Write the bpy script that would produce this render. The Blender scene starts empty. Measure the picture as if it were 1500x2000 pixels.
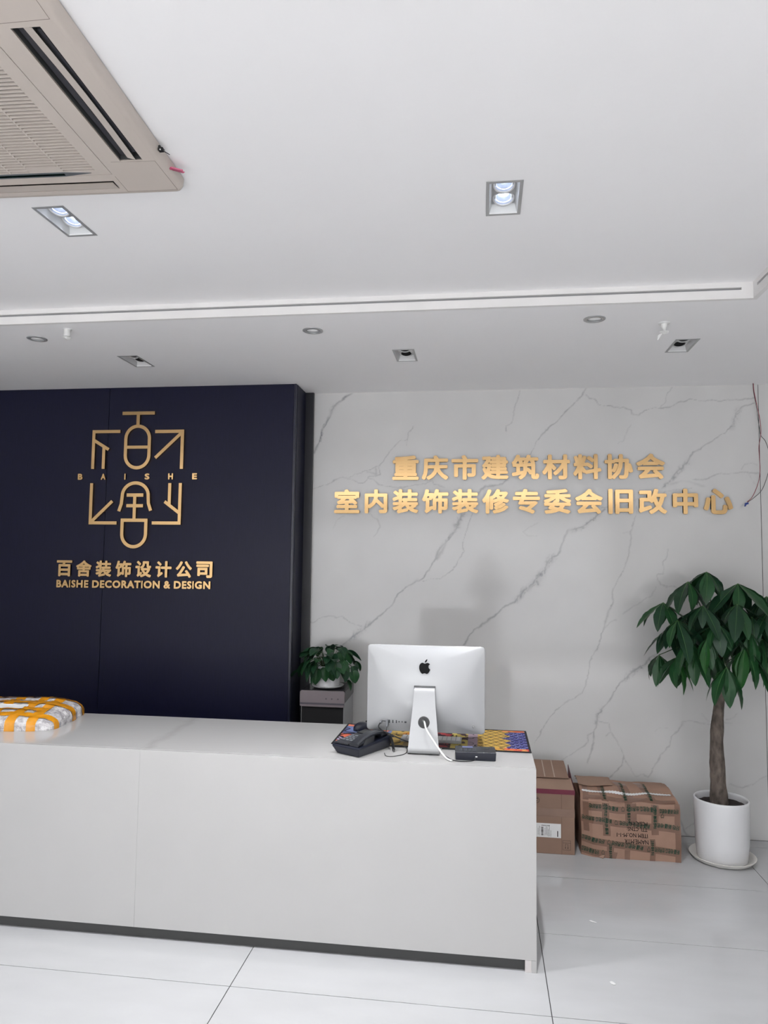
import bpy, bmesh, math, random
import numpy as np
from math import sin, cos, pi, radians as rad
from mathutils import Vector, Matrix, Euler, noise

S = bpy.context.scene
C = S.collection

# ------------------------------------------------------------ camera, sky, light, exposure
cd = bpy.data.cameras.new('camera'); cam = bpy.data.objects.new('camera', cd); C.objects.link(cam)
cd.sensor_fit = 'VERTICAL'; cd.sensor_height = 36.0; cd.lens = 1415.39 / 2000 * 36
cd.clip_start = 0.05; cd.clip_end = 100
PITCH, YAW, ROLL, CAMH = 0.071766, -0.135736, 0.012134, 1.61312
fw = Vector((sin(YAW)*cos(PITCH), cos(YAW)*cos(PITCH), sin(PITCH)))
rt = Vector((cos(YAW), -sin(YAW), 0)); up = rt.cross(fw)
r2 = cos(ROLL)*rt + sin(ROLL)*up; u2 = -sin(ROLL)*rt + cos(ROLL)*up
cam.matrix_world = Matrix(((r2.x, u2.x, -fw.x, 0), (r2.y, u2.y, -fw.y, 0), (r2.z, u2.z, -fw.z, CAMH), (0, 0, 0, 1)))
S.camera = cam

w = bpy.data.worlds.new('sky'); S.world = w; w.use_nodes = True
w.node_tree.nodes['Background'].inputs[0].default_value = (.9, .94, 1, 1)
w.node_tree.nodes['Background'].inputs[1].default_value = 1.0

def area(name, loc, rot, sx, sy, power, col=(1, 1, 1), spread=180):
    l = bpy.data.lights.new(name, 'AREA'); l.shape = 'RECTANGLE'; l.size = sx; l.size_y = sy
    l.energy = power; l.color = col; l.spread = rad(spread)
    o = bpy.data.objects.new(name, l); o.location = loc; o.rotation_euler = rot; C.objects.link(o); return o
# daylight through the glazed shop front behind the camera
area('daylight_shopfront', (-1.0, -4.3, 1.25), (rad(90), 0, 0), 6.6, 2.1, 37, (.985, .99, 1))
# sunshine falling through the shop front onto the floor behind the camera
sl = bpy.data.lights.new('sun', 'SUN'); sl.energy = 24; sl.angle = rad(1.5); sl.color = (1, .985, .96)
so_ = bpy.data.objects.new('sun', sl); C.objects.link(so_); so_.rotation_euler = (rad(58), 0, rad(-8))

vs = S.view_settings
S.display_settings.display_device = 'sRGB'
vs.view_transform = 'Standard'; vs.look = 'None'; vs.gamma = 1; vs.use_curve_mapping = False
vs.exposure = 0.62
S.cycles.max_bounces = 8; S.cycles.diffuse_bounces = 5; S.cycles.glossy_bounces = 4
S.cycles.sample_clamp_indirect = 6; S.cycles.caustics_reflective = False; S.cycles.caustics_refractive = False
S.cycles.use_denoising = True

# ------------------------------------------------------------ helpers
def s2l(c):
    return tuple(((x/255)/12.92 if x/255 <= .04045 else ((x/255+.055)/1.055)**2.4) for x in c)

def mat(name, rgb, rough=.5, metal=0.0, spec=.5, bump=0, bscale=50, var=0, vscale=8, stretch=None, attr=None, emit=0, coat=0, trans=0, alpha=1, sub=0):
    m = bpy.data.materials.new(name); m.use_nodes = True; nt = m.node_tree; N = nt.nodes; L = nt.links
    b = N['Principled BSDF']; col = (*s2l(rgb), 1)
    b.inputs['Base Color'].default_value = col; b.inputs['Roughness'].default_value = rough
    b.inputs['Metallic'].default_value = metal; b.inputs['Specular IOR Level'].default_value = spec
    b.inputs['Coat Weight'].default_value = coat; b.inputs['Coat Roughness'].default_value = .04
    b.inputs['Transmission Weight'].default_value = trans; b.inputs['Alpha'].default_value = alpha
    if emit: b.inputs['Emission Color'].default_value = col; b.inputs['Emission Strength'].default_value = emit
    tc = N.new('ShaderNodeTexCoord'); mp = N.new('ShaderNodeMapping'); L.new(tc.outputs['Object'], mp.inputs[0])
    if stretch: mp.inputs['Scale'].default_value = stretch
    src = None
    if attr:
        a = N.new('ShaderNodeAttribute'); a.attribute_name = attr; src = a.outputs['Color']
    if var:
        n = N.new('ShaderNodeTexNoise'); n.inputs['Scale'].default_value = vscale; n.inputs['Detail'].default_value = 6
        L.new(mp.outputs[0], n.inputs['Vector'])
        r = N.new('ShaderNodeMapRange'); r.inputs['From Min'].default_value = .3; r.inputs['From Max'].default_value = .7
        r.inputs['To Min'].default_value = 1-var; r.inputs['To Max'].default_value = 1+var
        L.new(n.outputs[0], r.inputs[0])
        mx = N.new('ShaderNodeMix'); mx.data_type = 'RGBA'; mx.blend_type = 'MULTIPLY'; mx.inputs[0].default_value = 1
        if src: L.new(src, mx.inputs[6])
        else: mx.inputs[6].default_value = col
        L.new(r.outputs[0], mx.inputs[7]); src = mx.outputs[2]
    if src: L.new(src, b.inputs['Base Color'])
    if bump:
        n2 = N.new('ShaderNodeTexNoise'); n2.inputs['Scale'].default_value = bscale; n2.inputs['Detail'].default_value = 4
        L.new(mp.outputs[0], n2.inputs['Vector'])
        bp = N.new('ShaderNodeBump'); bp.inputs['Strength'].default_value = bump; bp.inputs['Distance'].default_value = .004
        L.new(n2.outputs[0], bp.inputs['Height']); L.new(bp.outputs[0], b.inputs['Normal'])
    return m

def setp(o, label=None, cat=None, group=None, kind=None):
    for k, v in (('label', label), ('category', cat), ('group', group), ('kind', kind)):
        if v: o[k] = v
    return o

def link(name, me, m, parent=None, loc=None, rot=None, smooth=False):
    o = bpy.data.objects.new(name, me); C.objects.link(o)
    if m is not None:
        me.materials.clear()
        for q in (m if isinstance(m, (list, tuple)) else [m]): me.materials.append(q)
    if parent: o.parent = parent
    if loc is not None: o.location = loc
    if rot is not None: o.rotation_euler = rot
    if smooth: me.shade_smooth()
    return o

def obj(name, bm, m, parent=None, loc=None, rot=None, smooth=False, fix=True):
    me = bpy.data.meshes.new(name)
    if fix: bmesh.ops.recalc_face_normals(bm, faces=bm.faces)
    bm.to_mesh(me); bm.free()
    return link(name, me, m, parent, loc, rot, smooth)

def thing(name, label, cat, loc=(0, 0, 0), rot=(0, 0, 0), group=None):
    o = bpy.data.objects.new(name, None); C.objects.link(o); o.location = loc; o.rotation_euler = rot
    o.empty_display_size = .05
    return setp(o, label, cat, group)

def copy_tree(o, parent=None):
    c = o.copy(); C.objects.link(c); c.parent = parent
    for ch in list(o.children): copy_tree(ch, c)
    return c

def bev(o, w, seg=2, ang=30):
    b = o.modifiers.new('bevel', 'BEVEL'); b.width = w; b.segments = seg; b.limit_method = 'ANGLE'; b.angle_limit = rad(ang)
    o.data.shade_smooth(); 
    n = o.modifiers.new('wn', 'WEIGHTED_NORMAL'); n.keep_sharp = False
    return o

def box(bm, x0, x1, y0, y1, z0, z1, mi=0):
    v = [bm.verts.new(p) for p in ((x0,y0,z0),(x1,y0,z0),(x1,y1,z0),(x0,y1,z0),(x0,y0,z1),(x1,y0,z1),(x1,y1,z1),(x0,y1,z1))]
    for f in ((0,3,2,1),(4,5,6,7),(0,1,5,4),(1,2,6,5),(2,3,7,6),(3,0,4,7)):
        bm.faces.new([v[i] for i in f]).material_index = mi
    return v

def BX(*a): bm = bmesh.new(); box(bm, *a); return bm

def lathe(bm, prof, n=32, c=(0, 0, 0), sx=1, sy=1, mi=0):
    rings = []
    for r, z in prof:
        if r <= 1e-6: rings.append([bm.verts.new((c[0], c[1], c[2]+z))])
        else: rings.append([bm.verts.new((c[0]+r*sx*cos(2*pi*i/n), c[1]+r*sy*sin(2*pi*i/n), c[2]+z)) for i in range(n)])
    for a, b in zip(rings, rings[1:]):
        for i in range(n):
            j = (i+1) % n
            if len(a) == 1 and len(b) == 1: continue
            if len(a) == 1: f = [a[0], b[j], b[i]]
            elif len(b) == 1: f = [a[i], a[j], b[0]]
            else: f = [a[i], a[j], b[j], b[i]]
            bm.faces.new(f).material_index = mi
    return rings

def catmull(P, k=6):
    P = [Vector(p) for p in P]; out = []
    Q = [2*P[0]-P[1]] + P + [2*P[-1]-P[-2]]
    for i in range(1, len(Q)-2):
        for j in range(k):
            t = j/k; a, b, c, d = Q[i-1:i+3]
            out.append(.5*((2*b)+(c-a)*t+(2*a-5*b+4*c-d)*t*t+(3*b-a-3*c+d)*t**3))
    out.append(P[-1]); return out

def tube(bm, P, r, n=8, k=6, smooth=True, mi=0):
    P = catmull(P, k) if smooth else [Vector(p) for p in P]
    rr = r if callable(r) else (lambda t: r)
    t0 = (P[1]-P[0]).normalized(); nrm = t0.orthogonal().normalized(); rings = []
    for i, p in enumerate(P):
        t = (P[min(i+1, len(P)-1)]-P[max(i-1, 0)])
        t = t.normalized() if t.length > 1e-9 else t0
        nrm = (nrm-t*nrm.dot(t)).normalized(); b = t.cross(nrm); R = rr(i/(len(P)-1))
        rings.append([bm.verts.new(p+R*(cos(2*pi*j/n)*nrm+sin(2*pi*j/n)*b)) for j in range(n)])
    for a, b in zip(rings, rings[1:]):
        for i in range(n): bm.faces.new([a[i], a[(i+1) % n], b[(i+1) % n], b[i]]).material_index = mi
    bm.faces.new(rings[0][::-1]); bm.faces.new(rings[-1])

def prism(bm, pts, y0, y1, mi=0):
    """pts are (x,z) outline, extruded from y0 (front) to y1"""
    a = [bm.verts.new((p[0], y0, p[1])) for p in pts]; b = [bm.verts.new((p[0], y1, p[1])) for p in pts]
    bm.faces.new(a).material_index = mi; bm.faces.new(b[::-1]).material_index = mi
    n = len(pts)
    for i in range(n): bm.faces.new([a[i], b[i], b[(i+1) % n], a[(i+1) % n]]).material_index = mi

def plate(bm, x0, x1, y0, y1, z, holes, z2=None, mi=0):
    """horizontal plate with rectangular openings; z2 gives thickness"""
    xs = sorted({x0, x1, *[h[0] for h in holes], *[h[1] for h in holes]}); ys = sorted({y0, y1, *[h[2] for h in holes], *[h[3] for h in holes]})
    xs = [x for x in xs if x0 <= x <= x1]; ys = [y for y in ys if y0 <= y <= y1]
    def solid(i, j):
        if i < 0 or j < 0 or i >= len(xs)-1 or j >= len(ys)-1: return False
        cx, cy = (xs[i]+xs[i+1])/2, (ys[j]+ys[j+1])/2
        return not any(h[0] < cx < h[1] and h[2] < cy < h[3] for h in holes)
    V = {}
    def v(i, j, q):
        if (i, j, q) not in V: V[i, j, q] = bm.verts.new((xs[i], ys[j], q))
        return V[i, j, q]
    for i in range(len(xs)-1):
        for j in range(len(ys)-1):
            if not solid(i, j): continue
            bm.faces.new([v(i,j,z), v(i,j+1,z), v(i+1,j+1,z), v(i+1,j,z)]).material_index = mi
            if z2 is None: continue
            bm.faces.new([v(i,j,z2), v(i+1,j,z2), v(i+1,j+1,z2), v(i,j+1,z2)]).material_index = mi
            for (a, b, di, dj) in (((i,j),(i+1,j),0,-1), ((i+1,j),(i+1,j+1),1,0), ((i+1,j+1),(i,j+1),0,1), ((i,j+1),(i,j),-1,0)):
                if not solid(i+di, j+dj): bm.faces.new([v(*a,z), v(*b,z), v(*b,z2), v(*a,z2)]).material_index = mi

def rrect(w, h, r, n=6, cx=0, cy=0):
    out = []
    for (sx, sy, a0) in ((1,1,0), (-1,1,90), (-1,-1,180), (1,-1,270)):
        for i in range(n+1):
            a = rad(a0+90*i/n); out.append((cx+sx*(w/2-r)+r*cos(a), cy+sy*(h/2-r)+r*sin(a)))
    return out

DG = bpy.context.evaluated_depsgraph_get()
_gc = {}
def glyph(ch, bold=0.0, ext=.02, res=3, n=8):
    """text as (verts, faces) in em units, x right, y up, z front"""
    key = (ch, bold, ext, res)
    if key in _gc: return _gc[key]
    cu = bpy.data.curves.new('text', 'FONT'); cu.body = ch; cu.size = 1; cu.extrude = ext; cu.resolution_u = res
    o = bpy.data.objects.new('text', cu); C.objects.link(o)
    dg = bpy.context.evaluated_depsgraph_get(); dg.update()
    me = bpy.data.meshes.new_from_object(o.evaluated_get(dg))
    V = [tuple(v.co) for v in me.vertices]; F = [tuple(p.vertices) for p in me.polygons]
    bpy.data.objects.remove(o); bpy.data.curves.remove(cu); bpy.data.meshes.remove(me)
    if bold:
        V2, F2 = list(V), list(F)
        for k in range(n):
            a = 2*pi*k/n+pi/8; b0 = len(V2); e = .0006*(k+1)
            q = bold/max(abs(cos(a)), abs(sin(a)))*.96
            V2 += [(x+q*cos(a), y+q*sin(a), z+(e if z > 0 else 0)) for x, y, z in V]
            F2 += [tuple(i+b0 for i in f) for f in F]
        V, F = V2, F2
    _gc[key] = (V, F); return V, F

def fit_text(name, ch, x0, x1, z0, z1, yf, yb, m, parent, bold=0.0, keep=None, mirror=False, res=3):
    """solid letters facing -Y filling the rectangle x0..x1, z0..z1"""
    V, F = glyph(ch, bold, .02, res)
    xs = [v[0] for v in V]; ys = [v[1] for v in V]; a, b, c, d = min(xs), max(xs), min(ys), max(ys)
    if keep: a, b, c, d = keep
    sx = (x1-x0)/(b-a); sz = (z1-z0)/(d-c)
    zs = [v[2] for v in V]; zm = min(zs); zM = max(zs)
    W = [(x0+(x-a)*sx, yb+(yf-yb)*(z-zm)/(zM-zm), z0+(y-c)*sz) for x, y, z in V]
    me = bpy.data.meshes.new(name); me.from_pydata(W, [], F); me.update()
    return link(name, me, m, parent)

def stroke(bm, P, wd, y0, y1, closed=False):
    """ribbon of width wd along the polyline P in the xz plane"""
    n = len(P); L, R = [], []
    for i in range(n):
        p = Vector(P[i]); a = Vector(P[(i-1) % n]) if (i > 0 or closed) else None; b = Vector(P[(i+1) % n]) if (i < n-1 or closed) else None
        d1 = (p-a).normalized() if a is not None else (b-p).normalized(); d2 = (b-p).normalized() if b is not None else d1
        t = (d1+d2); t = t.normalized() if t.length > 1e-6 else d1
        nn = Vector((-t.y, t.x)); s = wd/2/max(.35, nn.dot(Vector((-d1.y, d1.x))))
        L.append(p+nn*s); R.append(p-nn*s)
    vv = [[bm.verts.new((q[i].x, y, q[i].y)) for i in range(n)] for q in (L, R) for y in (y0, y1)]
    lf, lb, rf, rb = vv
    rng = range(n if closed else n-1)
    for i in rng:
        j = (i+1) % n
        for f in ((lf[i], lf[j], rf[j], rf[i]), (lb[i], rb[i], rb[j], lb[j]), (lf[i], lb[i], lb[j], lf[j]), (rf[i], rf[j], rb[j], rb[i])): bm.faces.new(f)
    if not closed:
        for i in (0, n-1): bm.faces.new((lf[i], rf[i], rb[i], lb[i]))

def grid_mesh(name, X, Y, Z, nu, nv, cols=None):
    """grid of nu x nv points given as flat arrays, with point colours"""
    me = bpy.data.meshes.new(name); nV = nu*nv; nF = (nu-1)*(nv-1)
    me.vertices.add(nV); me.vertices.foreach_set('co', np.stack([X, Y, Z], 1).astype(np.float32).ravel())
    i = np.arange(nu-1)[None, :]; j = np.arange(nv-1)[:, None]; b = (j*nu+i)
    q = np.stack([b, b+1, b+1+nu, b+nu], -1).reshape(-1)
    me.loops.add(nF*4); me.loops.foreach_set('vertex_index', q.astype(np.int32))
    me.polygons.add(nF); me.polygons.foreach_set('loop_start', (np.arange(nF)*4).astype(np.int32))
    me.update(calc_edges=True)
    if cols is not None:
        a = me.color_attributes.new('print', 'FLOAT_COLOR', 'POINT')
        a.data.foreach_set('color', cols.astype(np.float32).ravel())
    me.validate(); return me

_rs = np.random.RandomState(5)
def vnoise(x, y, sc, seed=0):
    """smooth value noise in -1..1 on arrays"""
    T = np.random.RandomState(seed+11).rand(256, 256)*2-1
    x = np.asarray(x)*sc+37.3+seed; y = np.asarray(y)*sc+91.7; xi = np.floor(x).astype(int); yi = np.floor(y).astype(int)
    fx = x-xi; fy = y-yi; fx = fx*fx*(3-2*fx); fy = fy*fy*(3-2*fy)
    g = lambda a, b: T[a % 256, b % 256]
    return (g(xi, yi)*(1-fx)+g(xi+1, yi)*fx)*(1-fy)+(g(xi, yi+1)*(1-fx)+g(xi+1, yi+1)*fx)*fy

# ------------------------------------------------------------ materials
M_ceil = mat('white_paint', (244, 243, 244), .75, bump=.05, bscale=25, var=.01, vscale=2)
M_soff = mat('white_paint_lifted', (247, 246, 247), .75, bump=.05, bscale=25, var=.01, vscale=2)  # same white paint as the tray, lightened to make up for weaker light
M_patch = mat('white_filler', (232, 230, 229), .85, bump=.25, bscale=30, var=.03, vscale=6)
M_wallp = mat('wall_paint', (215, 214, 212), .7)
M_tile = mat('polished_tile', (193, 194, 196), .06, var=.035, vscale=3, stretch=(1, 2.5, 1), spec=.5)
M_grout = mat('grey_grout', (48, 48, 48), .95)
M_marble = mat('white_veined_marble', (214, 212, 210), .10, attr='print', var=.02, vscale=3, spec=.5)
M_marble2 = mat('white_marble_plain', (214, 212, 210), .10, var=.02, vscale=3)
M_blue = mat('dark_blue_veneer', (17, 18, 43), .42, var=.16, vscale=30, stretch=(9, 9, .35), spec=.25, bump=.05, bscale=60)
M_bluegap = mat('black_gap', (10, 10, 16), .8)
M_quartz = mat('white_quartz', (184, 183, 182), .10, var=.012, vscale=4, spec=.5)
M_plinth = mat('grey_plinth', (70, 70, 70), .7)
M_gold = mat('mirror_gold', (212, 176, 126), .08, metal=1.0)
M_goldside = M_gold
M_ac = mat('cream_plastic', (200, 190, 182), .45, var=.01)
M_acdk = mat('dark_grey_plastic', (70, 71, 72), .5)
M_black = mat('black_plastic', (22, 23, 26), .35)
M_blackm = mat('matt_black', (12, 12, 14), .8)
M_navy = mat('navy_black_plastic', (20, 24, 38), .3)
M_dk = mat('charcoal_plastic', (38, 40, 46), .4)
M_alu = mat('satin_aluminium', (170, 171, 173), .46, metal=.6, bump=.02, bscale=300)
M_lightmetal = mat('white_metal', (205, 205, 206), .4)
M_greymetal = mat('grey_metal', (170, 171, 173), .4, metal=.3)
M_led = mat('led_chip', (235, 242, 255), .5, emit=9)
M_cup = mat('lit_reflector', (165, 173, 190), .3, metal=.4)
M_white = mat('white_plastic', (225, 225, 225), .35)
M_porc = mat('white_glazed_ceramic', (228, 228, 230), .12, coat=.4)
M_cream = mat('cream_plastic_dish', (222, 219, 214), .35)
M_soil = mat('dark_soil', (38, 28, 25), .95, var=.4, vscale=60, bump=1, bscale=120)
M_paper = mat('white_paper', (226, 226, 226), .7)
M_screen = mat('lcd_screen', (96, 105, 150), .3, emit=.25)
M_glassdk = mat('dark_glass', (6, 26, 20), .08)

VEINS=[([[-0.874,2.748],[-0.926,2.713],[-0.967,2.682],[-0.998,2.641],[-1.013,2.599],[-1.038,2.548],[-1.069,2.486],[-1.083,2.434],[-1.119,2.351]],0.0083,0.6),
([[-0.993,2.656],[-1.013,2.605],[-1.054,2.538],[-1.069,2.475],[-1.078,2.434]],0.0167,0.35),
([[-0.46,2.524],[-0.485,2.479],[-0.49,2.433],[-0.53,2.433],[-0.56,2.398],[-0.601,2.367],[-0.646,2.306],[-0.676,2.256],[-0.707,2.246],[-0.779,2.225],[-0.819,2.205],[-0.881,2.185],[-0.923,2.185],[-0.964,2.175],[-1.005,2.144],[-1.078,2.124],[-1.124,2.104]],0.0033,0.4),
([[-0.49,2.433],[-0.496,2.397]],0.0033,0.35),
([[-0.686,2.245],[-0.665,2.204],[-0.747,2.184],[-0.778,2.154],[-0.819,2.144],[-0.86,2.17],[-0.923,2.185]],0.005,0.4),
([[-0.707,2.235],[-0.696,2.205],[-0.758,2.22]],0.0083,0.25),
([[-0.675,2.138],[-0.716,2.169],[-0.752,2.179]],0.0042,0.35),
([[-0.675,2.138],[-0.603,2.123],[-0.522,2.113],[-0.441,2.133],[-0.381,2.143],[-0.326,2.161],[-0.316,2.132],[-0.261,2.122],[-0.241,2.112]],0.0033,0.35),
([[-0.744,1.945],[-0.682,1.91],[-0.671,1.855],[-0.711,1.789]],0.0027,0.3),
([[-0.908,1.93],[-0.959,1.899],[-0.974,1.848]],0.0025,0.2),
([[0.163,2.171],[0.124,2.141],[0.066,2.121],[0.017,2.121],[-0.013,2.092],[-0.032,2.067]],0.0083,0.5),
([[-0.116,1.947],[-0.15,1.902],[-0.179,1.837],[-0.209,1.783],[-0.253,1.742],[-0.288,1.683],[-0.317,1.633],[-0.346,1.573],[-0.386,1.523],[-0.445,1.492],[-0.495,1.462],[-0.545,1.421],[-0.579,1.351],[-0.624,1.311],[-0.684,1.26],[-0.734,1.209],[-0.784,1.178],[-0.834,1.147],[-0.874,1.116],[-0.909,1.076]],0.0067,0.6),
([[-0.126,1.937],[-0.189,1.822],[-0.238,1.762],[-0.278,1.693]],0.0183,0.4),
([[-0.238,1.753],[-0.258,1.703],[-0.297,1.653]],0.01,0.4),
([[-0.416,1.512],[-0.465,1.477]],0.0117,0.3),
([[-0.734,1.219],[-0.794,1.168],[-0.854,1.127],[-0.894,1.086]],0.02,0.35),
([[-0.071,1.942],[-0.091,1.863],[-0.115,1.793],[-0.13,1.744],[-0.122,1.694],[-0.154,1.635],[-0.188,1.58],[-0.232,1.555],[-0.267,1.525],[-0.316,1.524],[-0.381,1.508]],0.003,0.4),
([[-1.123,1.225],[-1.082,1.236],[-1.041,1.262],[-0.989,1.268],[-0.948,1.259],[-0.902,1.265],[-0.866,1.236],[-0.825,1.222],[-0.779,1.208]],0.0033,0.4),
([[0.237,2.746],[0.222,2.691],[0.203,2.646],[0.198,2.59],[0.183,2.53],[0.154,2.521],[0.149,2.481]],0.0033,0.4),
([[0.348,2.423],[0.329,2.388],[0.305,2.339],[0.29,2.319]],0.005,0.45),
([[0.346,1.553],[0.317,1.504],[0.279,1.465],[0.231,1.435],[0.202,1.386],[0.134,1.346],[0.086,1.306],[0.038,1.271],[-0.001,1.231],[-0.049,1.206],[-0.088,1.156],[-0.117,1.107]],0.0067,0.55),
([[0.346,1.534],[0.298,1.484],[0.25,1.45],[0.226,1.406]],0.0233,0.4),
([[0.347,1.889],[0.299,1.865],[0.26,1.825],[0.289,1.806],[0.346,1.801]],0.0022,0.2),
([[0.658,2.752],[0.629,2.708],[0.585,2.664],[0.532,2.61],[0.494,2.566],[0.455,2.521],[0.407,2.487],[0.368,2.443],[0.348,2.418]],0.005,0.5),
([[0.653,2.707],[0.672,2.682],[0.705,2.677],[0.733,2.646],[0.79,2.64],[0.828,2.63],[0.884,2.624],[0.926,2.608],[0.935,2.579],[0.968,2.573],[1.015,2.597],[1.071,2.611],[1.118,2.615],[1.174,2.624],[1.22,2.647],[1.285,2.666],[1.349,2.655],[1.413,2.658],[1.467,2.643],[1.522,2.661],[1.595,2.665],[1.676,2.671]],0.0037,0.45),
([[1.185,2.741],[1.152,2.707],[1.137,2.654],[1.113,2.625]],0.0033,0.35),
([[1.666,2.639],[1.63,2.625],[1.585,2.612],[1.561,2.578],[1.537,2.521],[1.523,2.487],[1.473,2.444],[1.426,2.411],[1.38,2.382],[1.334,2.349],[1.297,2.33],[1.264,2.272],[1.223,2.234],[1.185,2.196],[1.152,2.143]],0.005,0.5),
([[1.575,2.597],[1.556,2.549],[1.532,2.492]],0.0233,0.35),
([[1.264,2.268],[1.213,2.215],[1.166,2.157],[1.12,2.119]],0.02,0.3),
([[0.93,2.51],[0.901,2.471],[0.882,2.412],[0.844,2.393]],0.0025,0.2),
([[1.687,2.203],[1.621,2.208],[1.513,2.194],[1.449,2.194],[1.376,2.166],[1.294,2.159]],0.0033,0.35),
([[1.585,2.222],[1.604,2.256],[1.649,2.265],[1.675,2.25]],0.0027,0.25),
([[1.62,2.203],[1.646,2.165],[1.68,2.098]],0.0025,0.2),
([[0.765,1.974],[0.717,1.935],[0.68,1.905],[0.632,1.866],[0.575,1.851],[0.537,1.841],[0.513,1.788],[0.494,1.729],[0.461,1.68],[0.432,1.661],[0.403,1.631],[0.365,1.563],[0.346,1.534]],0.0067,0.5),
([[0.727,1.944],[0.67,1.896],[0.623,1.861],[0.552,1.842]],0.02,0.35),
([[0.441,1.671],[0.403,1.612],[0.36,1.553],[0.346,1.504]],0.0233,0.4),
([[0.746,1.983],[0.821,1.993],[0.887,1.998],[0.952,2.032],[1.008,2.051],[1.063,2.051],[1.128,2.08],[1.193,2.099],[1.284,2.107]],0.0042,0.3),
([[1.157,2.128],[1.249,2.152],[1.357,2.118]],0.01,0.15),
([[0.952,2.022],[0.956,1.955],[0.932,1.897],[0.917,1.829],[0.926,1.791],[0.911,1.733],[0.892,1.656],[0.863,1.57],[0.825,1.512],[0.807,1.473],[0.801,1.397],[0.777,1.32],[0.758,1.244],[0.734,1.196],[0.72,1.126]],0.0042,0.4),
([[0.917,1.829],[0.875,1.829]],0.0023,0.25),
([[0.787,1.359],[0.772,1.292],[0.748,1.225]],0.0083,0.25),
([[0.758,1.234],[0.795,1.273],[0.828,1.288]],0.0027,0.3),
([[1.137,1.726],[1.131,1.668],[1.113,1.64],[1.107,1.573],[1.075,1.563],[1.079,1.535],[1.097,1.502],[1.138,1.493],[1.188,1.489]],0.0033,0.3),
([[1.069,1.487],[1.037,1.439],[0.99,1.42],[0.953,1.381],[0.86,1.322]],0.0033,0.25),
([[0.724,1.158],[0.706,1.103],[0.664,1.036],[0.658,0.952],[0.634,0.892],[0.615,0.832],[0.574,0.8],[0.515,0.768],[0.455,0.724],[0.407,0.657],[0.36,0.583],[0.324,0.51]],0.0037,0.4),
([[1.124,1.144],[1.066,1.084],[1.008,1.04],[0.95,0.991],[0.891,0.942],[0.844,0.899],[0.809,0.838],[0.785,0.79],[0.738,0.741],[0.708,0.693],[0.702,0.645],[0.678,0.585],[0.683,0.526],[0.665,0.467],[0.642,0.407]],0.0058,0.5),
([[1.066,1.078],[0.996,1.022],[0.914,0.955],[0.868,0.918]],0.0167,0.35),
([[0.738,0.741],[0.708,0.699],[0.696,0.645]],0.015,0.3),
([[0.719,0.658],[0.772,0.648],[0.783,0.607],[0.759,0.571]],0.0033,0.3),
([[0.783,0.607],[0.806,0.567],[0.823,0.533],[0.846,0.498],[0.862,0.452]],0.003,0.3),
([[0.678,0.597],[0.643,0.572],[0.645,0.531],[0.619,0.506],[0.56,0.462],[0.489,0.411],[0.424,0.373]],0.005,0.3),
([[0.857,0.458],[0.844,0.393],[0.804,0.356],[0.78,0.32]],0.0042,0.4),
([[0.857,0.452],[0.896,0.384],[0.93,0.333],[0.976,0.353],[1.004,0.337],[1.028,0.379],[1.063,0.439],[1.092,0.486],[1.126,0.523],[1.139,0.581],[1.185,0.618],[1.214,0.678],[1.254,0.689],[1.31,0.67],[1.383,0.667]],0.0042,0.35),
([[1.214,0.672],[1.173,0.606]],0.0117,0.2),
([[1.456,0.699],[1.501,0.712],[1.529,0.742]],0.0033,0.25),
([[1.47,0.315],[1.547,0.308],[1.603,0.322],[1.659,0.359],[1.692,0.378]],0.005,0.3),
([[1.048,0.615],[1.083,0.637],[1.122,0.637]],0.0027,0.2),
([[1.322,0.729],[1.366,0.684],[1.422,0.686],[1.489,0.677]],0.0033,0.15),
([[1.181,0.098],[1.204,0.039],[1.233,-0.001]],0.0083,0.5),
([[1.397,0.17],[1.308,0.105],[1.189,0.032]],0.0033,0.3)]

# ------------------------------------------------------------ floor: 1.2 x 0.6 m polished tiles
X0, Y0, TW, TD = -0.9513, 2.7836, 1.2021, 0.600
XL, XR, YF, YW = -4.6, 2.6, -4.4, 4.70
ZS, ZC, YE, XE = 2.753, 2.824, 3.169, 1.131
fl = setp(obj('floor', BX(XL, XR, YF, YW+.05, -.10, -.002), M_grout), kind='structure')
gap = .0017
for kx in range(-4, 4):
    for ky in range(-12, 5):
        a, b = max(XL, X0+kx*TW+gap), min(XR, X0+(kx+1)*TW-gap)
        c, d = max(YF, Y0+(ky-1)*TD+gap), min(YW-.003, Y0+ky*TD-gap)
        if b-a < .02 or d-c < .02: continue
        o = obj('tile', BX(a, b, c, d, -.010, 0), M_tile, fl)
fl['label'] = 'pale grey polished floor tiles with thin dark joints'

# ------------------------------------------------------------ ceiling tray, soffit, cove slot
D2 = [(-1.4835, 2.3385, 'lit'), (0.067, 2.346, 'lit')]                 # twin downlights in the tray
D1 = [(-1.964, 3.842), (-0.4215, 3.868), (1.014, 3.828)]                # unlit twin downlights in the soffit
RD = [(-2.283, 3.394), (-0.829, 3.406), (0.509, 3.371)]                 # round downlights in the soffit
HX, HY = .0485, .0995
bm = bmesh.new()
plate(bm, XL, XE+.02, YF, YE+.02, ZC, [(x-HX, x+HX, y-HY, y+HY) for x, y, _ in D2], ZC+.012)
ceil = setp(obj('ceiling', bm, M_ceil), kind='structure'); ceil['label'] = 'flat white painted ceiling tray'
so = []
bm = bmesh.new(); plate(bm, XL, XR, YE+.002, YW+.05, ZS, [(x-HX, x+HX, y-HY, y+HY) for x, y in D1]+[(x-.033, x+.033, y-.033, y+.033) for x, y in RD], ZS+.012)
obj('soffit', bm, M_soff, ceil)
bm = bmesh.new(); plate(bm, XE+.002, XR, YF, YE+.002, ZS, [], ZS+.012); obj('soffit', bm, M_soff, ceil)
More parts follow.
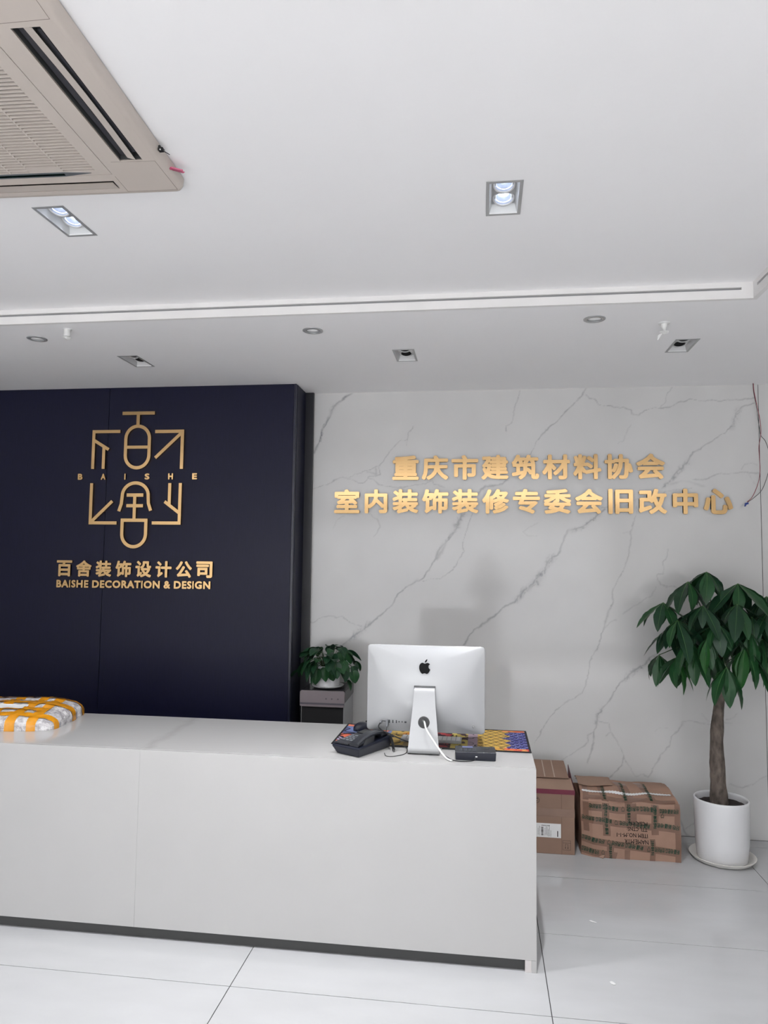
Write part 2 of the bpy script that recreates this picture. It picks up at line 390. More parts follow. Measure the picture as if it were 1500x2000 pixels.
# the fascia of the step, cut by a long recessed slot
e = .012
bm = bmesh.new()
box(bm, XL, XE+.02, YE, YE+.02, ZS-.0002, 2.7905); box(bm, XL, XE+.02, YE, YE+.02, 2.8015, ZC+.012)
box(bm, 1.085, XE+.02, YE, YE+.02, 2.7905, 2.8015); box(bm, XL, 1.085, YE+e, YE+.02, 2.7905, 2.8015)
obj('fascia', bm, M_patch, ceil)
bm = bmesh.new()
box(bm, XE, XE+.02, YF, YE, ZS-.0002, 2.7905); box(bm, XE, XE+.02, YF, YE, 2.8015, ZC+.012)
box(bm, XE, XE+.02, YE-.045, YE, 2.7905, 2.8015); box(bm, XE+e, XE+.02, YF, YE-.045, 2.7905, 2.8015)
obj('fascia', bm, M_patch, ceil)
bm = bmesh.new(); box(bm, XL, 1.085, YE+e-.001, YE+e+.001, 2.7906, 2.8014); box(bm, XE+e-.001, XE+e+.001, YF, YE-.045, 2.7906, 2.8014)
obj('slot_lining', bm, mat('slot_grey', (150, 150, 152), .8), ceil)
obj('slab', BX(XL, XR, YF, YW+.05, 2.98, 3.05), M_ceil, ceil)

# ------------------------------------------------------------ back wall: big veined marble slabs
GY = YW
def slab(xa, xb, name='panel'):
    st = .0055; nx = max(2, int((xb-xa)/st)+1); nz = int(ZS/st)+1
    xs = np.linspace(xa, xb, nx); zs = np.linspace(0.002, ZS+.004, nz)
    Xg, Zg = np.meshgrid(xs, zs)
    wx = Xg + .006*vnoise(Xg, Zg, 22, 1)+.0035*vnoise(Xg, Zg, 60, 2)+.002*vnoise(Xg, Zg, 150, 3)
    wz = Zg + .006*vnoise(Xg, Zg, 22, 4)+.0035*vnoise(Xg, Zg, 60, 5)+.002*vnoise(Xg, Zg, 150, 6)
    ink = np.zeros_like(Xg)
    for pts, wd, s in VEINS:
        P = np.array(pts); wd = max(wd, .0036)*.75; s = s*(.90 if wd < .006 else 1.05); R = wd*3.2+.012
        big = wd > .010
        for (ax, az), (bx, bz) in zip(P, P[1:]):
            i0, i1 = np.searchsorted(xs, [min(ax, bx)-R, max(ax, bx)+R]); j0, j1 = np.searchsorted(zs, [min(az, bz)-R, max(az, bz)+R])
            if i1 <= i0 or j1 <= j0: continue
            sx, sz = wx[j0:j1, i0:i1], wz[j0:j1, i0:i1]; dx, dz = bx-ax, bz-az
            t = np.clip(((sx-ax)*dx+(sz-az)*dz)/(dx*dx+dz*dz+1e-9), 0, 1)
            d = np.hypot(sx-ax-t*dx, sz-az-t*dz)
            wl = wd*(1+.45*vnoise(sx, sz, 14, 7))
            v = np.exp(-(d/wl)**2)*s*(.78+.35*vnoise(sx, sz, 30, 8))
            if big:
                u = np.abs(vnoise(sx*1.0, sz*.6, 70, 9)); v = v*(.45+1.3*np.clip(1-u*3.2, 0, 1))
            ink[j0:j1, i0:i1] = np.maximum(ink[j0:j1, i0:i1], v)
    cloud = .025*vnoise(Xg, Zg, 3, 12)+.012*vnoise(Xg, Zg, 9, 13)
    base = np.array(s2l((210, 209, 208))); vein = np.array(s2l((78, 79, 92)))
    ink = np.clip(ink, 0, .85)[..., None]
    col = (base*(1+cloud[..., None]))*(1-ink)+vein*ink
    col = np.concatenate([col, np.ones(col.shape[:2]+(1,))], -1).reshape(-1, 4)
    n = Xg.size
    me = grid_mesh(name, Xg.ravel(), np.full(n, GY), Zg.ravel(), nx, nz, col)
    return link(name, me, M_marble, wb)
wb = setp(obj('wall_back', BX(XL, XR, GY+.004, GY+.10, 0, 3.0), M_marble2), kind='structure')
wb['label'] = 'wall of large white marble slabs with grey veins'
J = [-1.20, -.332, .865, 1.6905, XR]
for a, b in zip(J, J[1:]):
    if a > 1.6: slab(a+.0016, 2.0); obj('panel', BX(2.0, XR, GY, GY+.003, .002, ZS+.004), M_marble2, wb)
    else: slab(a+.0002, b-(.0016 if b > 1.6 else .0002))
obj('panel', BX(XL, -1.2, GY, GY+.003, 0, ZS+.004), M_marble2, wb)

# ------------------------------------------------------------ feature wall of dark blue veneer
wl = setp(obj('wall_left', BX(XL, -1.181, 4.452, 4.697, .0, ZS-.001), M_bluegap), kind='structure')
wl['label'] = 'projecting feature wall of dark blue veneer boards'
for a, b in ((XL, -3.702), (-3.698, -2.443), (-2.440, -1.193)):
    o = obj('panel', BX(a, b, 4.430, 4.452, .0, ZS-.001), M_blue, wl); bev(o, .001, 1)
o = obj('corner_strip', BX(-1.191, -1.178, 4.428, 4.452, 0, ZS-.001), mat('blue_edge_strip', (28, 29, 48), .3), wl)
obj('side_panel', BX(-1.181, -1.176, 4.452, 4.697, 0, ZS-.001), M_blue, wl)
obj('edge_strip', BX(-1.176, -1.122, 4.672, 4.697, 0, ZS-.001), mat('dark_edge_strip', (34, 34, 40), .4), wl)

obj('dark_joint', BX(1.6888, 1.6922, GY+.0015, GY+.0045, .002, ZS), M_grout, wb)
setp(obj('wall_right', BX(XR, XR+.1, YF, YW+.1, 0, 3.0), M_wallp), kind='structure')
setp(obj('wall_side', BX(XL-.1, XL, YF, YW+.1, 0, 3.0), M_wallp), kind='structure')
wf = setp(obj('wall_front', BX(XL, XR, YF-.12, YF, 2.36, 3.0), M_wallp), kind='structure')  # unseen header, brought low so gold letters mirror wall instead of bright window
for i, x in enumerate((XL, -2.8, -.95, .95, XR-.6)):
    bx = .6 if x in (XL, XR-.6) else .07
    obj('pier', BX(x, x+bx, YF-.12, YF, 0, 2.36), M_wallp, wf)
obj('pier', BX(XL, XR, YF-.10, YF-.02, 0, .10), M_greymetal, wf)

# ------------------------------------------------------------ downlights
def twin_light(label, lit, group):
    t = thing('twin_downlight', label, 'downlight', group=group)
    z0 = -.001
    bm = bmesh.new(); W, H, f = .0585, .1125, .011
    plate(bm, -W, W, -H, H, z0-.0015, [(-W+f, W-f, -H+f, H-f)], z0)
    o = obj('frame', bm, M_greymetal, t)
    # sloping trough
    bm = bmesh.new(); a = [( -W+f, -H+f), (W-f, -H+f), (W-f, H-f), (-W+f, H-f)]; b = [(-.0385, -.0865), (.0385, -.0865), (.0385, .0865), (-.0385, .0865)]
    A = [bm.verts.new((x, y, z0-.001)) for x, y in a]; B = [bm.verts.new((x, y, .026)) for x, y in b]
    for i in range(4): bm.faces.new([A[i], A[(i+1) % 4], B[(i+1) % 4], B[i]])
    obj('trough', bm, mat('trough_white', (214, 216, 218), .35) if lit else M_lightmetal, t, fix=False)
    bm = bmesh.new(); plate(bm, -.0385, .0385, -.0865, .0865, .026, [(-.026, .026, -.071, -.019), (-.026, .026, .019, .071)])
    obj('inner_plate', bm, M_greymetal if lit else M_lightmetal, t, fix=False)
    for s in (-1, 1):
        bm = bmesh.new(); lathe(bm, [(.0375, .0005), (.036, -.003), (.031, -.004), (.0295, 0), (.0295, .004)], 32)
        r = obj('lamp_ring', bm, M_lightmetal, t, (0, .0435*s, .024), (rad(-14), 0, 0), smooth=True)
        bm = bmesh.new(); lathe(bm, [(.0290, .0), (.0275, .006), (.021, .017), (.019, .019), (.014, .034)], 32); lathe(bm, [(.014, .034), (0, .034)], 32)
        obj('reflector', bm, M_cup if lit else M_blackm, r, smooth=True)
        if lit:
            bm = bmesh.new(); lathe(bm, [(.0165, .024), (.014, .0215), (0, .0205)], 24); obj('led_lens', bm, M_led, r, smooth=True)
            bm = bmesh.new(); lathe(bm, [(.0262, .0065), (.0268, .0045), (.0255, .0045), (.0262, .0065)], 32); obj('light_rim', bm, M_led2, r, smooth=True)
    obj('housing', BX(-.047, .047, -.098, .098, .064, .07), M_blackm, t)
    if lit:
        for s in (-1, 1):
            l = bpy.data.lights.new('downlight_beam', 'SPOT'); l.energy = 52; l.spot_size = rad(110); l.spot_blend = 1; l.shadow_soft_size = .02
            l.color = (.98, .985, 1)
            lo = bpy.data.objects.new('downlight_beam', l); C.objects.link(lo); lo.parent = t; lo.location = (0, .0435*s-.002, .015); lo.rotation_euler = (rad(4), 0, 0)
    return t
M_led2 = mat('led_glow', (235, 242, 255), .5, emit=2.2)
lit0 = twin_light('lit twin recessed downlight in the tray, beside the air conditioner', True, 'lit twin downlights')
lit0.location = (D2[0][0], D2[0][1], ZC)
lit1 = copy_tree(lit0); lit1['label'] = 'lit twin recessed downlight in the tray on the right, clear of the air conditioner'; lit1.location = (D2[1][0], D2[1][1], ZC)
un = twin_light('unlit twin downlight above the blue wall', False, 'unlit twin downlights')
un.location = (D1[0][0], D1[0][1], ZS)
for (x, y), lb in zip(D1[1:], ('unlit twin downlight in the middle of the soffit, left of the gold sign', 'unlit twin downlight at the right end of the soffit, beside the taped sprinkler')):
    c = copy_tree(un); c.location = (x, y, ZS); c['label'] = lb

def round_light(label):
    t = thing('round_downlight', label, 'downlight', group='round downlights in the soffit')
    bm = bmesh.new(); lathe(bm, [(.0500, 0), (.0495, -.0025), (.033, -.004), (.0325, -.002), (.0325, .006)], 40)
    obj('trim_ring', bm, M_greymetal, t, smooth=True)
    bm = bmesh.new(); lathe(bm, [(.0300, -.001), (.029, -.004), (.026, -.002), (.020, .014), (.012, .018), (0, .018)], 36)
    g = obj('lamp_cup', bm, M_white, t, (0, 0, .002), (rad(10), 0, 0), smooth=True)
    bm = bmesh.new(); lathe(bm, [(.010, .0165), (.009, .010), (0, .009)], 20); obj('lens', bm, mat('opal_lens', (240, 240, 238), .3), g, smooth=True)
    obj('housing', BX(-.036, .036, -.036, .036, .035, .04), M_blackm, t)
    return t
r0 = round_light('unlit round downlight at the left end of the soffit'); r0.location = (RD[0][0], RD[0][1], ZS)
for (x, y), lb in zip(RD[1:], ('unlit round downlight in the middle of the soffit', 'unlit round downlight nearest the taped sprinkler on the right')):
    c = copy_tree(r0); c.location = (x, y, ZS); c['label'] = lb

# ------------------------------------------------------------ sprinklers wrapped in white tape
M_tapew = mat('white_tape', (226, 226, 224), .6, bump=.4, bscale=60)
def sprinkler(x, y, label, tail):
    t = thing('sprinkler_head', label, 'sprinkler', (x, y, ZS))
    bm = bmesh.new(); lathe(bm, [(.026, 0), (.026, -.003), (.014, -.005), (0, -.005)] if tail else [(.021, 0), (.020, -.003), (0, -.004)], 28); obj('ceiling_plate', bm, M_white, t, smooth=True)
    bm = bmesh.new()
    pr = [(.0145, -.004), (.014, -.018), (.009, -.028), (.0085, -.034), (.012, -.040)] if tail else [(.0165, -.003), (.0165, -.014), (.0155, -.026), (.0160, -.037)]
    lathe(bm, pr+[(0, pr[-1][1])], 20)
    for v in bm.verts: v.co.x += .0015*noise.noise(v.co*90)
    obj('taped_body', bm, M_tapew, t, smooth=True)
    bm = bmesh.new(); lathe(bm, [(0, -.040), (.019, -.041), (.0205, -.044), (.012, -.050), (0, -.052)], 12)
    for v in bm.verts: v.co += Vector((.004*noise.noise(v.co*70), .004*noise.noise(v.co*60+Vector((5, 0, 0))), .004*noise.noise(v.co*80)))
    obj('deflector', bm, M_tapew, t)
    if tail:
        bm = bmesh.new(); vs_ = [bm.verts.new(p) for p in ((-.004, 0, -.046), (-.017, .004, -.050), (-.026, .006, -.056), (-.030, .004, -.080), (-.025, .002, -.076), (-.014, 0, -.058))]
        bm.faces.new(vs_); g = bmesh.ops.extrude_face_region(bm, geom=bm.faces[:])
        for v in g['geom']:
            if isinstance(v, bmesh.types.BMVert): v.co.y += .0012
        obj('tape_tail', bm, M_tapew, t)
sprinkler(-2.039, 3.268, 'white taped sprinkler head near the left end of the soffit', False)
sprinkler(.838, 3.460, 'white taped sprinkler head with a loose tape tail, right side of the soffit', True)

# ------------------------------------------------------------ ceiling cassette air conditioner
# local frame: origin at the far right corner, u to the left (-x), w towards the camera (-y)
ac = thing('air_conditioner', 'cream four-way ceiling cassette air conditioner with slatted grille', 'air conditioner', (-.943, 2.131, 0), (0, 0, rad(2.2)))
AZ = 2.790; SZ = .93
def ub(u0, u1, w0, w1): return (-u1, -u0, -w1, -w0)
bm = bmesh.new()
slots = [ub(.058, .128, .19, .725), ub(.20, .74, .040, .086), ub(SZ-.128, SZ-.058, .19, .725), ub(.20, .74, SZ-.086, SZ-.040)]
gr = ub(.185, SZ-.185, .122, SZ-.122)
out = rrect(SZ, SZ, .03, 6, -SZ/2, -SZ/2)
plate(bm, -SZ+.02, -.02, -SZ+.02, -.02, AZ, slots+[gr], AZ+.006)
o = obj('face_panel', bm, M_ac, ac)
bm = bmesh.new()   # rounded outer rim
rings = []
for (ins, z) in ((.034, AZ+.0002), (.012, AZ+.0002), (.005, AZ+.003), (.0, AZ+.012), (-.002, ZC-.002)):
    rings.append([bm.verts.new((x, y, z)) for x, y in rrect(SZ-2*ins, SZ-2*ins, max(.004, .03-ins), 6, -SZ/2, -SZ/2)])
for a, b in zip(rings, rings[1:]):
    for i in range(len(a)): bm.faces.new([a[i], b[i], b[(i+1) % len(a)], a[(i+1) % len(a)]])
obj('rim', bm, M_ac, ac, smooth=True)
# slot wells with their vanes
for k, s in enumerate(slots):
    x0, x1, y0, y1 = s; vert = (y1-y0) > (x1-x0)
    bm = bmesh.new(); d = .030
    A = [bm.verts.new(p) for p in ((x0, y0, AZ+.003), (x1, y0, AZ+.003), (x1, y1, AZ+.003), (x0, y1, AZ+.003))]
    B = [bm.verts.new(p) for p in ((x0, y0, AZ+d), (x1, y0, AZ+d), (x1, y1, AZ+d), (x0, y1, AZ+d))]
    for i in range(4): bm.faces.new([A[i], A[(i+1) % 4], B[(i+1) % 4], B[i]])
    bm.faces.new(B)
    obj('air_slot', bm, M_acdk if k != 1 else mat('slot_dark', (40, 36, 38), .6), ac, fix=False)
    bm = bmesh.new(); n = 24
    prev = None
    for i in range(n+1):
        t = i/n
        bow = .010*sin(pi*min(1, max(0, (t)*1.0)))
        if vert:
            y = y0+.004+(y1-y0-.008)*t; xm = x0+(x1-x0)*.48+bow*.5; q = [(xm-.011, y, AZ+.010), (xm-.010, y, AZ+.0085), (xm+.016, y, AZ+.0005), (xm+.014, y, AZ+.0035)]
        else:
            x = x0+.004+(x1-x0-.008)*t; ym = y0+.003; q = [(x, ym+.001, AZ-.0015), (x, ym-.002-bow*.35, AZ-.006), (x, y1-.0045, AZ-.0005), (x, y1-.0045, AZ+.002)]
        r = [bm.verts.new(p) for p in q]
        if prev:
            for a in range(4): bm.faces.new([prev[a], prev[(a+1) % 4], r[(a+1) % 4], r[a]])
        else: bm.faces.new(r)
        prev = r
    bm.faces.new(prev); obj('louvre', bm, M_ac, ac)
    if vert:   # dark inner guide rails seen either side of the vane
        bm = bmesh.new(); box(bm, x0+.006, x0+.022, y0+.01, y1-.01, AZ+.014, AZ+.028); box(bm, x1-.020, x1-.010, y0+.02, y1-.03, AZ+.010, AZ+.028)
        obj('guide_rail', bm, mat('rail_dark', (56, 56, 62), .5), ac)
# hinged grille with slots
x0, x1, y0, y1 = gr; g = .0022; bm = bmesh.new(); holes = []
us = [.228, .327, .332, .43, .435, .495, .50, .598, .603, SZ-.228]
rows = 42; pitch = .0142; wst = .148
for r in range(rows):
    ya = -(wst+r*pitch); yb = ya-.0088
    for c in range(0, len(us), 2):
        if r < 2 and c == 2: continue
        holes.append((-us[c+1], -us[c], yb, ya))
plate(bm, x0+g, x1-g, y0+g, y1-g, AZ+.0005, holes, AZ+.006)
o = obj('return_grille', bm, M_ac, ac)
obj('filter', BX(x0+.02, x1-.02, y0+.01, y1-.01, AZ+.016, AZ+.019), mat('filter_mauve', (84, 76, 74), .8), ac)
obj('inner_tray', BX(x0-.004, x1+.004, y0-.004, y1+.004, AZ+.021, AZ+.024), M_acdk, ac)
bm = bmesh.new(); prism(bm, [(0, 0)]*0 or [(-.56, -.124), (-.335, -.124), (-.245, -.137), (-.33, -.146), (-.56, -.146)], 0, .002)
for v in bm.verts: v.co = Vector((v.co.x, v.co.z, AZ-.0012+v.co.y))
obj('display_strip', bm, mat('display_grey', (98, 102, 106), .4), ac)
obj('receiver_window', BX(-.56, -.33, -.1405, -.1310, AZ-.0018, AZ-.0012), M_glassdk, ac)
for sx_ in (0, 1):
    for sy_ in (0, 1):
        pth = [(.158, .190), (.024, .185), (.019, .022), (.182, .022), (.182, .112)]
        bm = bmesh.new(); fx = lambda u: -u if not sx_ else -(SZ-u); fy = lambda v: -v if not sy_ else -(SZ-v)
        stroke(bm, [(fx(u), fy(v)) for u, v in pth], .0011, 0, .0004)
        for v in bm.verts: v.co = Vector((v.co.x, v.co.z, AZ-.0002+v.co.y))
        obj('cover_joint', bm, mat('joint_shadow', (120, 108, 100), .7), ac)

cl = thing('black_clip', 'small black clip dangling at the edge of the air conditioner', 'clip', (-.930, 1.911, 2.802))
bm = bmesh.new(); box(bm, -.002, .012, -.007, .007, -.004, .004); box(bm, .004, .010, -.018, -.009, -.002, .003)
tube(bm, [(.008, .006, 0), (.014, .014, -.001), (.021, .022, -.003)], .0012, 5)
obj('clip_body', bm, M_black, cl); obj('label_spot', BX(.0035, .0075, -.009, -.006, -.0045, .0035), M_white, cl)
rb = thing('pink_ribbon', 'pink ribbon scrap fluttering at the edge of the air conditioner', 'ribbon', (-.938, 2.005, 2.800))
for (dx, dy, sgn) in ((.034, .012, 1), (.028, .034, -1)):
    bm = bmesh.new(); prev = None
    for i in range(9):
        t = i/8; wdt = .0095*(1-.45*t); p = Vector((dx*t, dy*t, -.003*t*sgn)); n_ = Vector((-dy, dx, 0)).normalized()*wdt
        r = [bm.verts.new(p+n_), bm.verts.new(p-n_), bm.verts.new(p-n_+Vector((0, 0, .0006))), bm.verts.new(p+n_+Vector((0, 0, .0006)))]
        if prev: [bm.faces.new([prev[a], prev[(a+1) % 4], r[(a+1) % 4], r[a]]) for a in range(4)]
        prev = r
    obj('ribbon_tail', bm, mat('pink_cloth', (205, 105, 135), .7), rb, smooth=True)
obj('knot', BX(-.003, .004, -.003, .003, -.003, .003), mat('pink_cloth_dark', (180, 70, 105), .7), rb)

# ------------------------------------------------------------ gold emblem and lettering on the blue wall
YB = 4.430
em = thing('wall_emblem', 'gold outline emblem of frames and arches on the dark blue wall', 'emblem', (-2.23, YB, 1.69))
est_n = [0]
def est(P, wd=.0205, closed=False, name='emblem_stroke'):
    est_n[0] += 1
    bm = bmesh.new(); stroke(bm, [(x+2.23, z-1.69) for x, z in P], wd, -.020-.00015*est_n[0], -.0005, closed); return obj(name, bm, M_gold, em)
def arc(cx, cz, r, a0, a1, n=16, rz=None): return [(cx+r*cos(rad(a0+(a1-a0)*i/n)), cz+(rz or r)*sin(rad(a0+(a1-a0)*i/n))) for i in range(n+1)]
est([(-2.337, 2.576), (-2.114, 2.576)], .022); est([(-2.227, 2.566), (-2.227, 2.494)], .022)
est(arc(-2.226, 2.409, .081, 0, 180)+arc(-2.226, 2.298, .081, 180, 360), .0215, True); est([(-2.297, 2.352), (-2.155, 2.352)], .020)
est([(-2.347, 2.457), (-2.5305, 2.457), (-2.5305, 2.211)], .0205); est([(-2.524, 2.398), (-2.423, 2.338)]); est([(-2.457, 2.352), (-2.457, 2.211)])
est([(-2.107, 2.453), (-1.9205, 2.453), (-1.9205, 2.208)], .0215); est([(-1.930, 2.440), (-2.101, 2.281)])
est([(-2.532, 2.117), (-2.532, 1.858), (-2.349, 1.858)]); est([(-2.522, 1.868), (-2.384, 2.000)])
est([(-2.337, 1.934), (-2.321, 1.982)]+arc(-2.2275, 2.036, .0885, 172, 8, 20, .082)+[(-2.136, 1.986), (-2.119, 1.938)], .0215)
est([(-2.286, 2.039), (-2.172, 2.039)], .022); est([(-2.286, 1.970), (-2.172, 1.970)], .021); est([(-2.230, 2.032), (-2.230, 1.878)], .021)
est([(-2.310, 1.789), (-2.310, 1.876), (-2.148, 1.876), (-2.148, 1.789)]+arc(-2.229, 1.786, .081, -4, -176), .0215, True)
est([(-1.9235, 2.116), (-1.9235, 1.859), (-2.108, 1.859)]); est([(-1.9945, 2.116), (-1.9945, 1.976)], .0205); est([(-2.026, 1.997), (-1.926, 1.924)])

def sign(name, label, group=None): return thing(name, label, 'sign', (0, 0, 0))
t = sign('wall_lettering', 'widely spaced small gold letters BAISHE across the emblem on the blue wall')
for ch, x in zip('BAISHE', (-2.620, -2.459, -2.308, -2.156, -1.996, -1.834)):
    hw = .0042 if ch == 'I' else .0165
    fit_text('letter', ch, x-hw, x+hw, 2.141, 2.181, YB-.012, YB-.0004, M_gold, t, bold=.05)
t = sign('wall_lettering', 'row of eight gold Chinese characters under the emblem on the blue wall')
for i, ch in enumerate('百舍装饰设计公司'):
    x = -2.757+i*.1360+i*.0002; fit_text('character', ch, x, x+.108, 1.508+i*.0005, 1.613+i*.0005, YB-.014, YB-.0004, M_gold, t, bold=.038)
t = sign('wall_lettering', 'gold English line under the eight characters, lowest lettering on the blue wall')
V_, F_ = glyph('BAISHE DECORATION & DESIGN', .0, .02)
xa, xb = min(v[0] for v in V_), max(v[0] for v in V_)
cur = 'BAISHE DECORATION & DESIGN'; pos = []
wid = {}
for i in range(len(cur)):
    if cur[i] == ' ': continue
    V2_, _ = glyph(cur[:i+1], 0, .02); x1_ = max(v[0] for v in V2_)
    if cur[i] not in wid: g_, _ = glyph(cur[i], 0, .02); wid[cur[i]] = max(v[0] for v in g_)-min(v[0] for v in g_)
    pos.append((cur[i], x1_-wid[cur[i]], x1_))
k = (1.046)/(xb-xa)
for ch, a, b in pos:
    fit_text('letter', ch, -2.754+(a-xa)*k-.001, -2.754+(b-xa)*k+.001, 1.436+.006*(a-xa)/(xb-xa), 1.485+.006*(a-xa)/(xb-xa), YB-.012, YB-.0004, M_gold, t, bold=.045)

# ------------------------------------------------------------ gold characters on the marble
ylf, ylb = YW-.020, YW-.0006
t = sign('wall_lettering', 'upper row of nine large gold Chinese characters on the marble wall')
for i, ch in enumerate('重庆市建筑材料协会'):
    x = -.589+i*.1925; fit_text('character', ch, x+.002, x+.175, 2.163, 2.323, ylf, ylb, M_gold, t, bold=.037)
t = sign('wall_lettering', 'lower row of thirteen large gold Chinese characters on the marble wall')
for i, ch in enumerate('室内装饰装修专委会旧改中心'):
    x = -.972+i*.1937; dx = .010 if ch in '旧内中' else 0
    fit_text('character', ch, x+dx, x+.170-dx, 1.944, 2.102, ylf, ylb, M_gold, t, bold=.037)

# ------------------------------------------------------------ loose wires at the right end of the marble
wr = thing('loose_wires', 'thin red and black wires hanging from the soffit with a blue connector', 'cable')
Y_ = 4.665
bm = bmesh.new(); tube(bm, [(1.652, Y_, 2.7525), (1.655, Y_, 2.70), (1.672, Y_, 2.60), (1.685, Y_, 2.52), (1.688, Y_, 2.44), (1.675, Y_, 2.36), (1.676, Y_, 2.30), (1.678, Y_, 2.21), (1.664, Y_, 2.13), (1.630, Y_, 2.05), (1.598, Y_, 2.017)], .0018, 6)
obj('red_wire', bm, mat('red_wire', (140, 52, 66), .5), wr)
bm = bmesh.new(); tube(bm, [(1.650, Y_+.003, 2.7525), (1.653, Y_+.003, 2.70), (1.668, Y_+.003, 2.60), (1.676, Y_+.003, 2.52), (1.684, Y_+.003, 2.46), (1.690, Y_+.003, 2.425), (1.715, Y_+.003, 2.39), (1.735, Y_+.003, 2.31), (1.730, Y_, 2.22), (1.690, Y_, 2.10), (1.640, Y_, 2.045), (1.602, Y_, 2.017)], .0016, 6)
obj('black_wire', bm, mat('black_wire', (40, 36, 42), .5), wr)
bm = bmesh.new(); prism(bm, [(1.586, 2.012), (1.604, 2.016), (1.605, 2.004), (1.594, 2.002), (1.587, 1.990), (1.583, 1.992)], Y_-.008, Y_+.006)
obj('connector', bm, mat('blue_plastic', (34, 62, 140), .4), wr)

# ------------------------------------------------------------ reception counter
CX, CY0, CY1, CZ = .217, 3.056, 3.7205, .793
ct = thing('reception_counter', 'long white quartz reception counter with a toe recess', 'counter', (-1.7, 3.4, 0))
def cp(name, *b, m=None, bw=.0007):
    o = obj(name, BX(b[0]+1.7, b[1]+1.7, b[2]-3.4, b[3]-3.4, b[4], b[5]), m or M_quartz, ct)
    if bw: bev(o, bw, 2)
    return o
mq = M_quartz.copy(); mq.name = 'white_quartz_streaked'
nt = mq.node_tree; N = nt.nodes; L = nt.links
g_ = N.new('ShaderNodeNewGeometry'); sp = N.new('ShaderNodeSeparateXYZ'); L.new(g_.outputs['Position'], sp.inputs[0])
def mth(op, a, b=None):
    n = N.new('ShaderNodeMath'); n.operation = op
    for i, q in enumerate((a, b)):
        if q is None: continue
        if isinstance(q, (int, float)): n.inputs[i].default_value = q
        else: L.new(q, n.inputs[i])
    return n.outputs[0]
nz = N.new('ShaderNodeTexNoise'); nz.inputs['Scale'].default_value = 9; L.new(g_.outputs['Position'], nz.inputs['Vector'])
# a soft grey streak running back across the worktop
line = mth('ADD', mth('ADD', sp.outputs[0], mth('MULTIPLY', mth('SUBTRACT', sp.outputs[1], 3.114), .05)), 1.462)
line = mth('ADD', line, mth('MULTIPLY', mth('SUBTRACT', nz.outputs[0], .5), .08))
fac = mth('MULTIPLY', mth('MAXIMUM', mth('SUBTRACT', 1.0, mth('MULTIPLY', mth('ABSOLUTE', line), 26.0)), 0.0), .16)
mx = N.new('ShaderNodeMix'); mx.data_type = 'RGBA'; L.new(fac, mx.inputs[0])
b_ = N['Principled BSDF']; old = b_.inputs['Base Color'].links[0].from_socket; L.new(old, mx.inputs[6]); mx.inputs[7].default_value = (.16, .15, .14, 1)
L.new(mx.outputs[2], b_.inputs['Base Color'])
ZB = .048
cp('front_panel', -4.0, -1.4782, CY0, CY0+.02, ZB, CZ-.0005)
cp('front_panel', -1.478, CX, CY0, CY0+.02, ZB, CZ-.0005)
cp('worktop', -4.0, -1.4782, CY0+.0205, CY1, CZ-.02, CZ, m=mq)
cp('worktop', -1.478, CX, CY0+.0205, CY1, CZ-.02, CZ, m=mq)
cp('side_panel', CX-.02, CX, CY0+.0205, CY1-.001, 0, CZ-.0205)
cp('corner_block', CX-.046, CX-.0205, CY0+.001, CY0+.0205, 0, ZB-.0005, m=mat('quartz_offcut', (205, 200, 198), .3, var=.05, vscale=30))
cp('corner_block', CX-.0203, CX, CY0+.001, CY0+.0203, 0, ZB-.0005, m=M_quartz)
cp('plinth', -4.0, CX-.0465, CY0+.0212, CY0+.04, 0, ZB+.02, m=M_plinth, bw=0)
cp('rear_panel', -4.0, CX-.021, CY1-.09, CY1-.075, .03, CZ-.021, m=mat('white_melamine', (200, 198, 196), .5), bw=0)

# ------------------------------------------------------------ bubble-wrapped parcel
pc = thing('bubble_wrapped_parcel', 'bubble-wrapped parcel strapped with orange tape at the left end of the counter', 'parcel', (-2.385, 3.475, CZ), (0, 0, rad(9)))
M_bub = bpy.data.materials.new('bubble_wrap'); M_bub.use_nodes = True
nt = M_bub.node_tree; N = nt.nodes; L = nt.links; b = N['Principled BSDF']
b.inputs['Base Color'].default_value = (*s2l((206, 203, 205)), 1); b.inputs['Roughness'].default_value = .18; b.inputs['Coat Weight'].default_value = .5
tc = N.new('ShaderNodeTexCoord'); vo = N.new('ShaderNodeTexVoronoi'); vo.inputs['Scale'].default_value = 110; vo.inputs['Randomness'].default_value = .35
L.new(tc.outputs['Object'], vo.inputs['Vector'])
n1 = N.new('ShaderNodeTexNoise'); n1.inputs['Scale'].default_value = 38; n1.inputs['Detail'].default_value = 5; L.new(tc.outputs['Object'], n1.inputs['Vector'])
ad = N.new('ShaderNodeMath'); ad.operation = 'MULTIPLY_ADD'; L.new(n1.outputs[0], ad.inputs[0]); ad.inputs[1].default_value = 2.2; L.new(vo.outputs['Distance'], ad.inputs[2])
bp = N.new('ShaderNodeBump'); bp.inputs['Strength'].default_value = .8; bp.inputs['Distance'].default_value = .006; L.new(ad.outputs[0], bp.inputs['Height']); L.new(bp.outputs[0], b.inputs['Normal'])
cr = N.new('ShaderNodeValToRGB'); cr.color_ramp.elements[0].position = .38; cr.color_ramp.elements[0].color = (*s2l((176, 172, 176)), 1); cr.color_ramp.elements[1].position = .6; cr.color_ramp.elements[1].color = (*s2l((226, 224, 225)), 1)
L.new(n1.outputs[0], cr.inputs[0]); L.new(cr.outputs[0], b.inputs['Base Color'])
M_otape = mat('orange_tape', (222, 150, 28), .2, coat=.5, bump=.5, bscale=35, var=.12, vscale=25)
HXP, HYP, HZP = .312, .235, .092
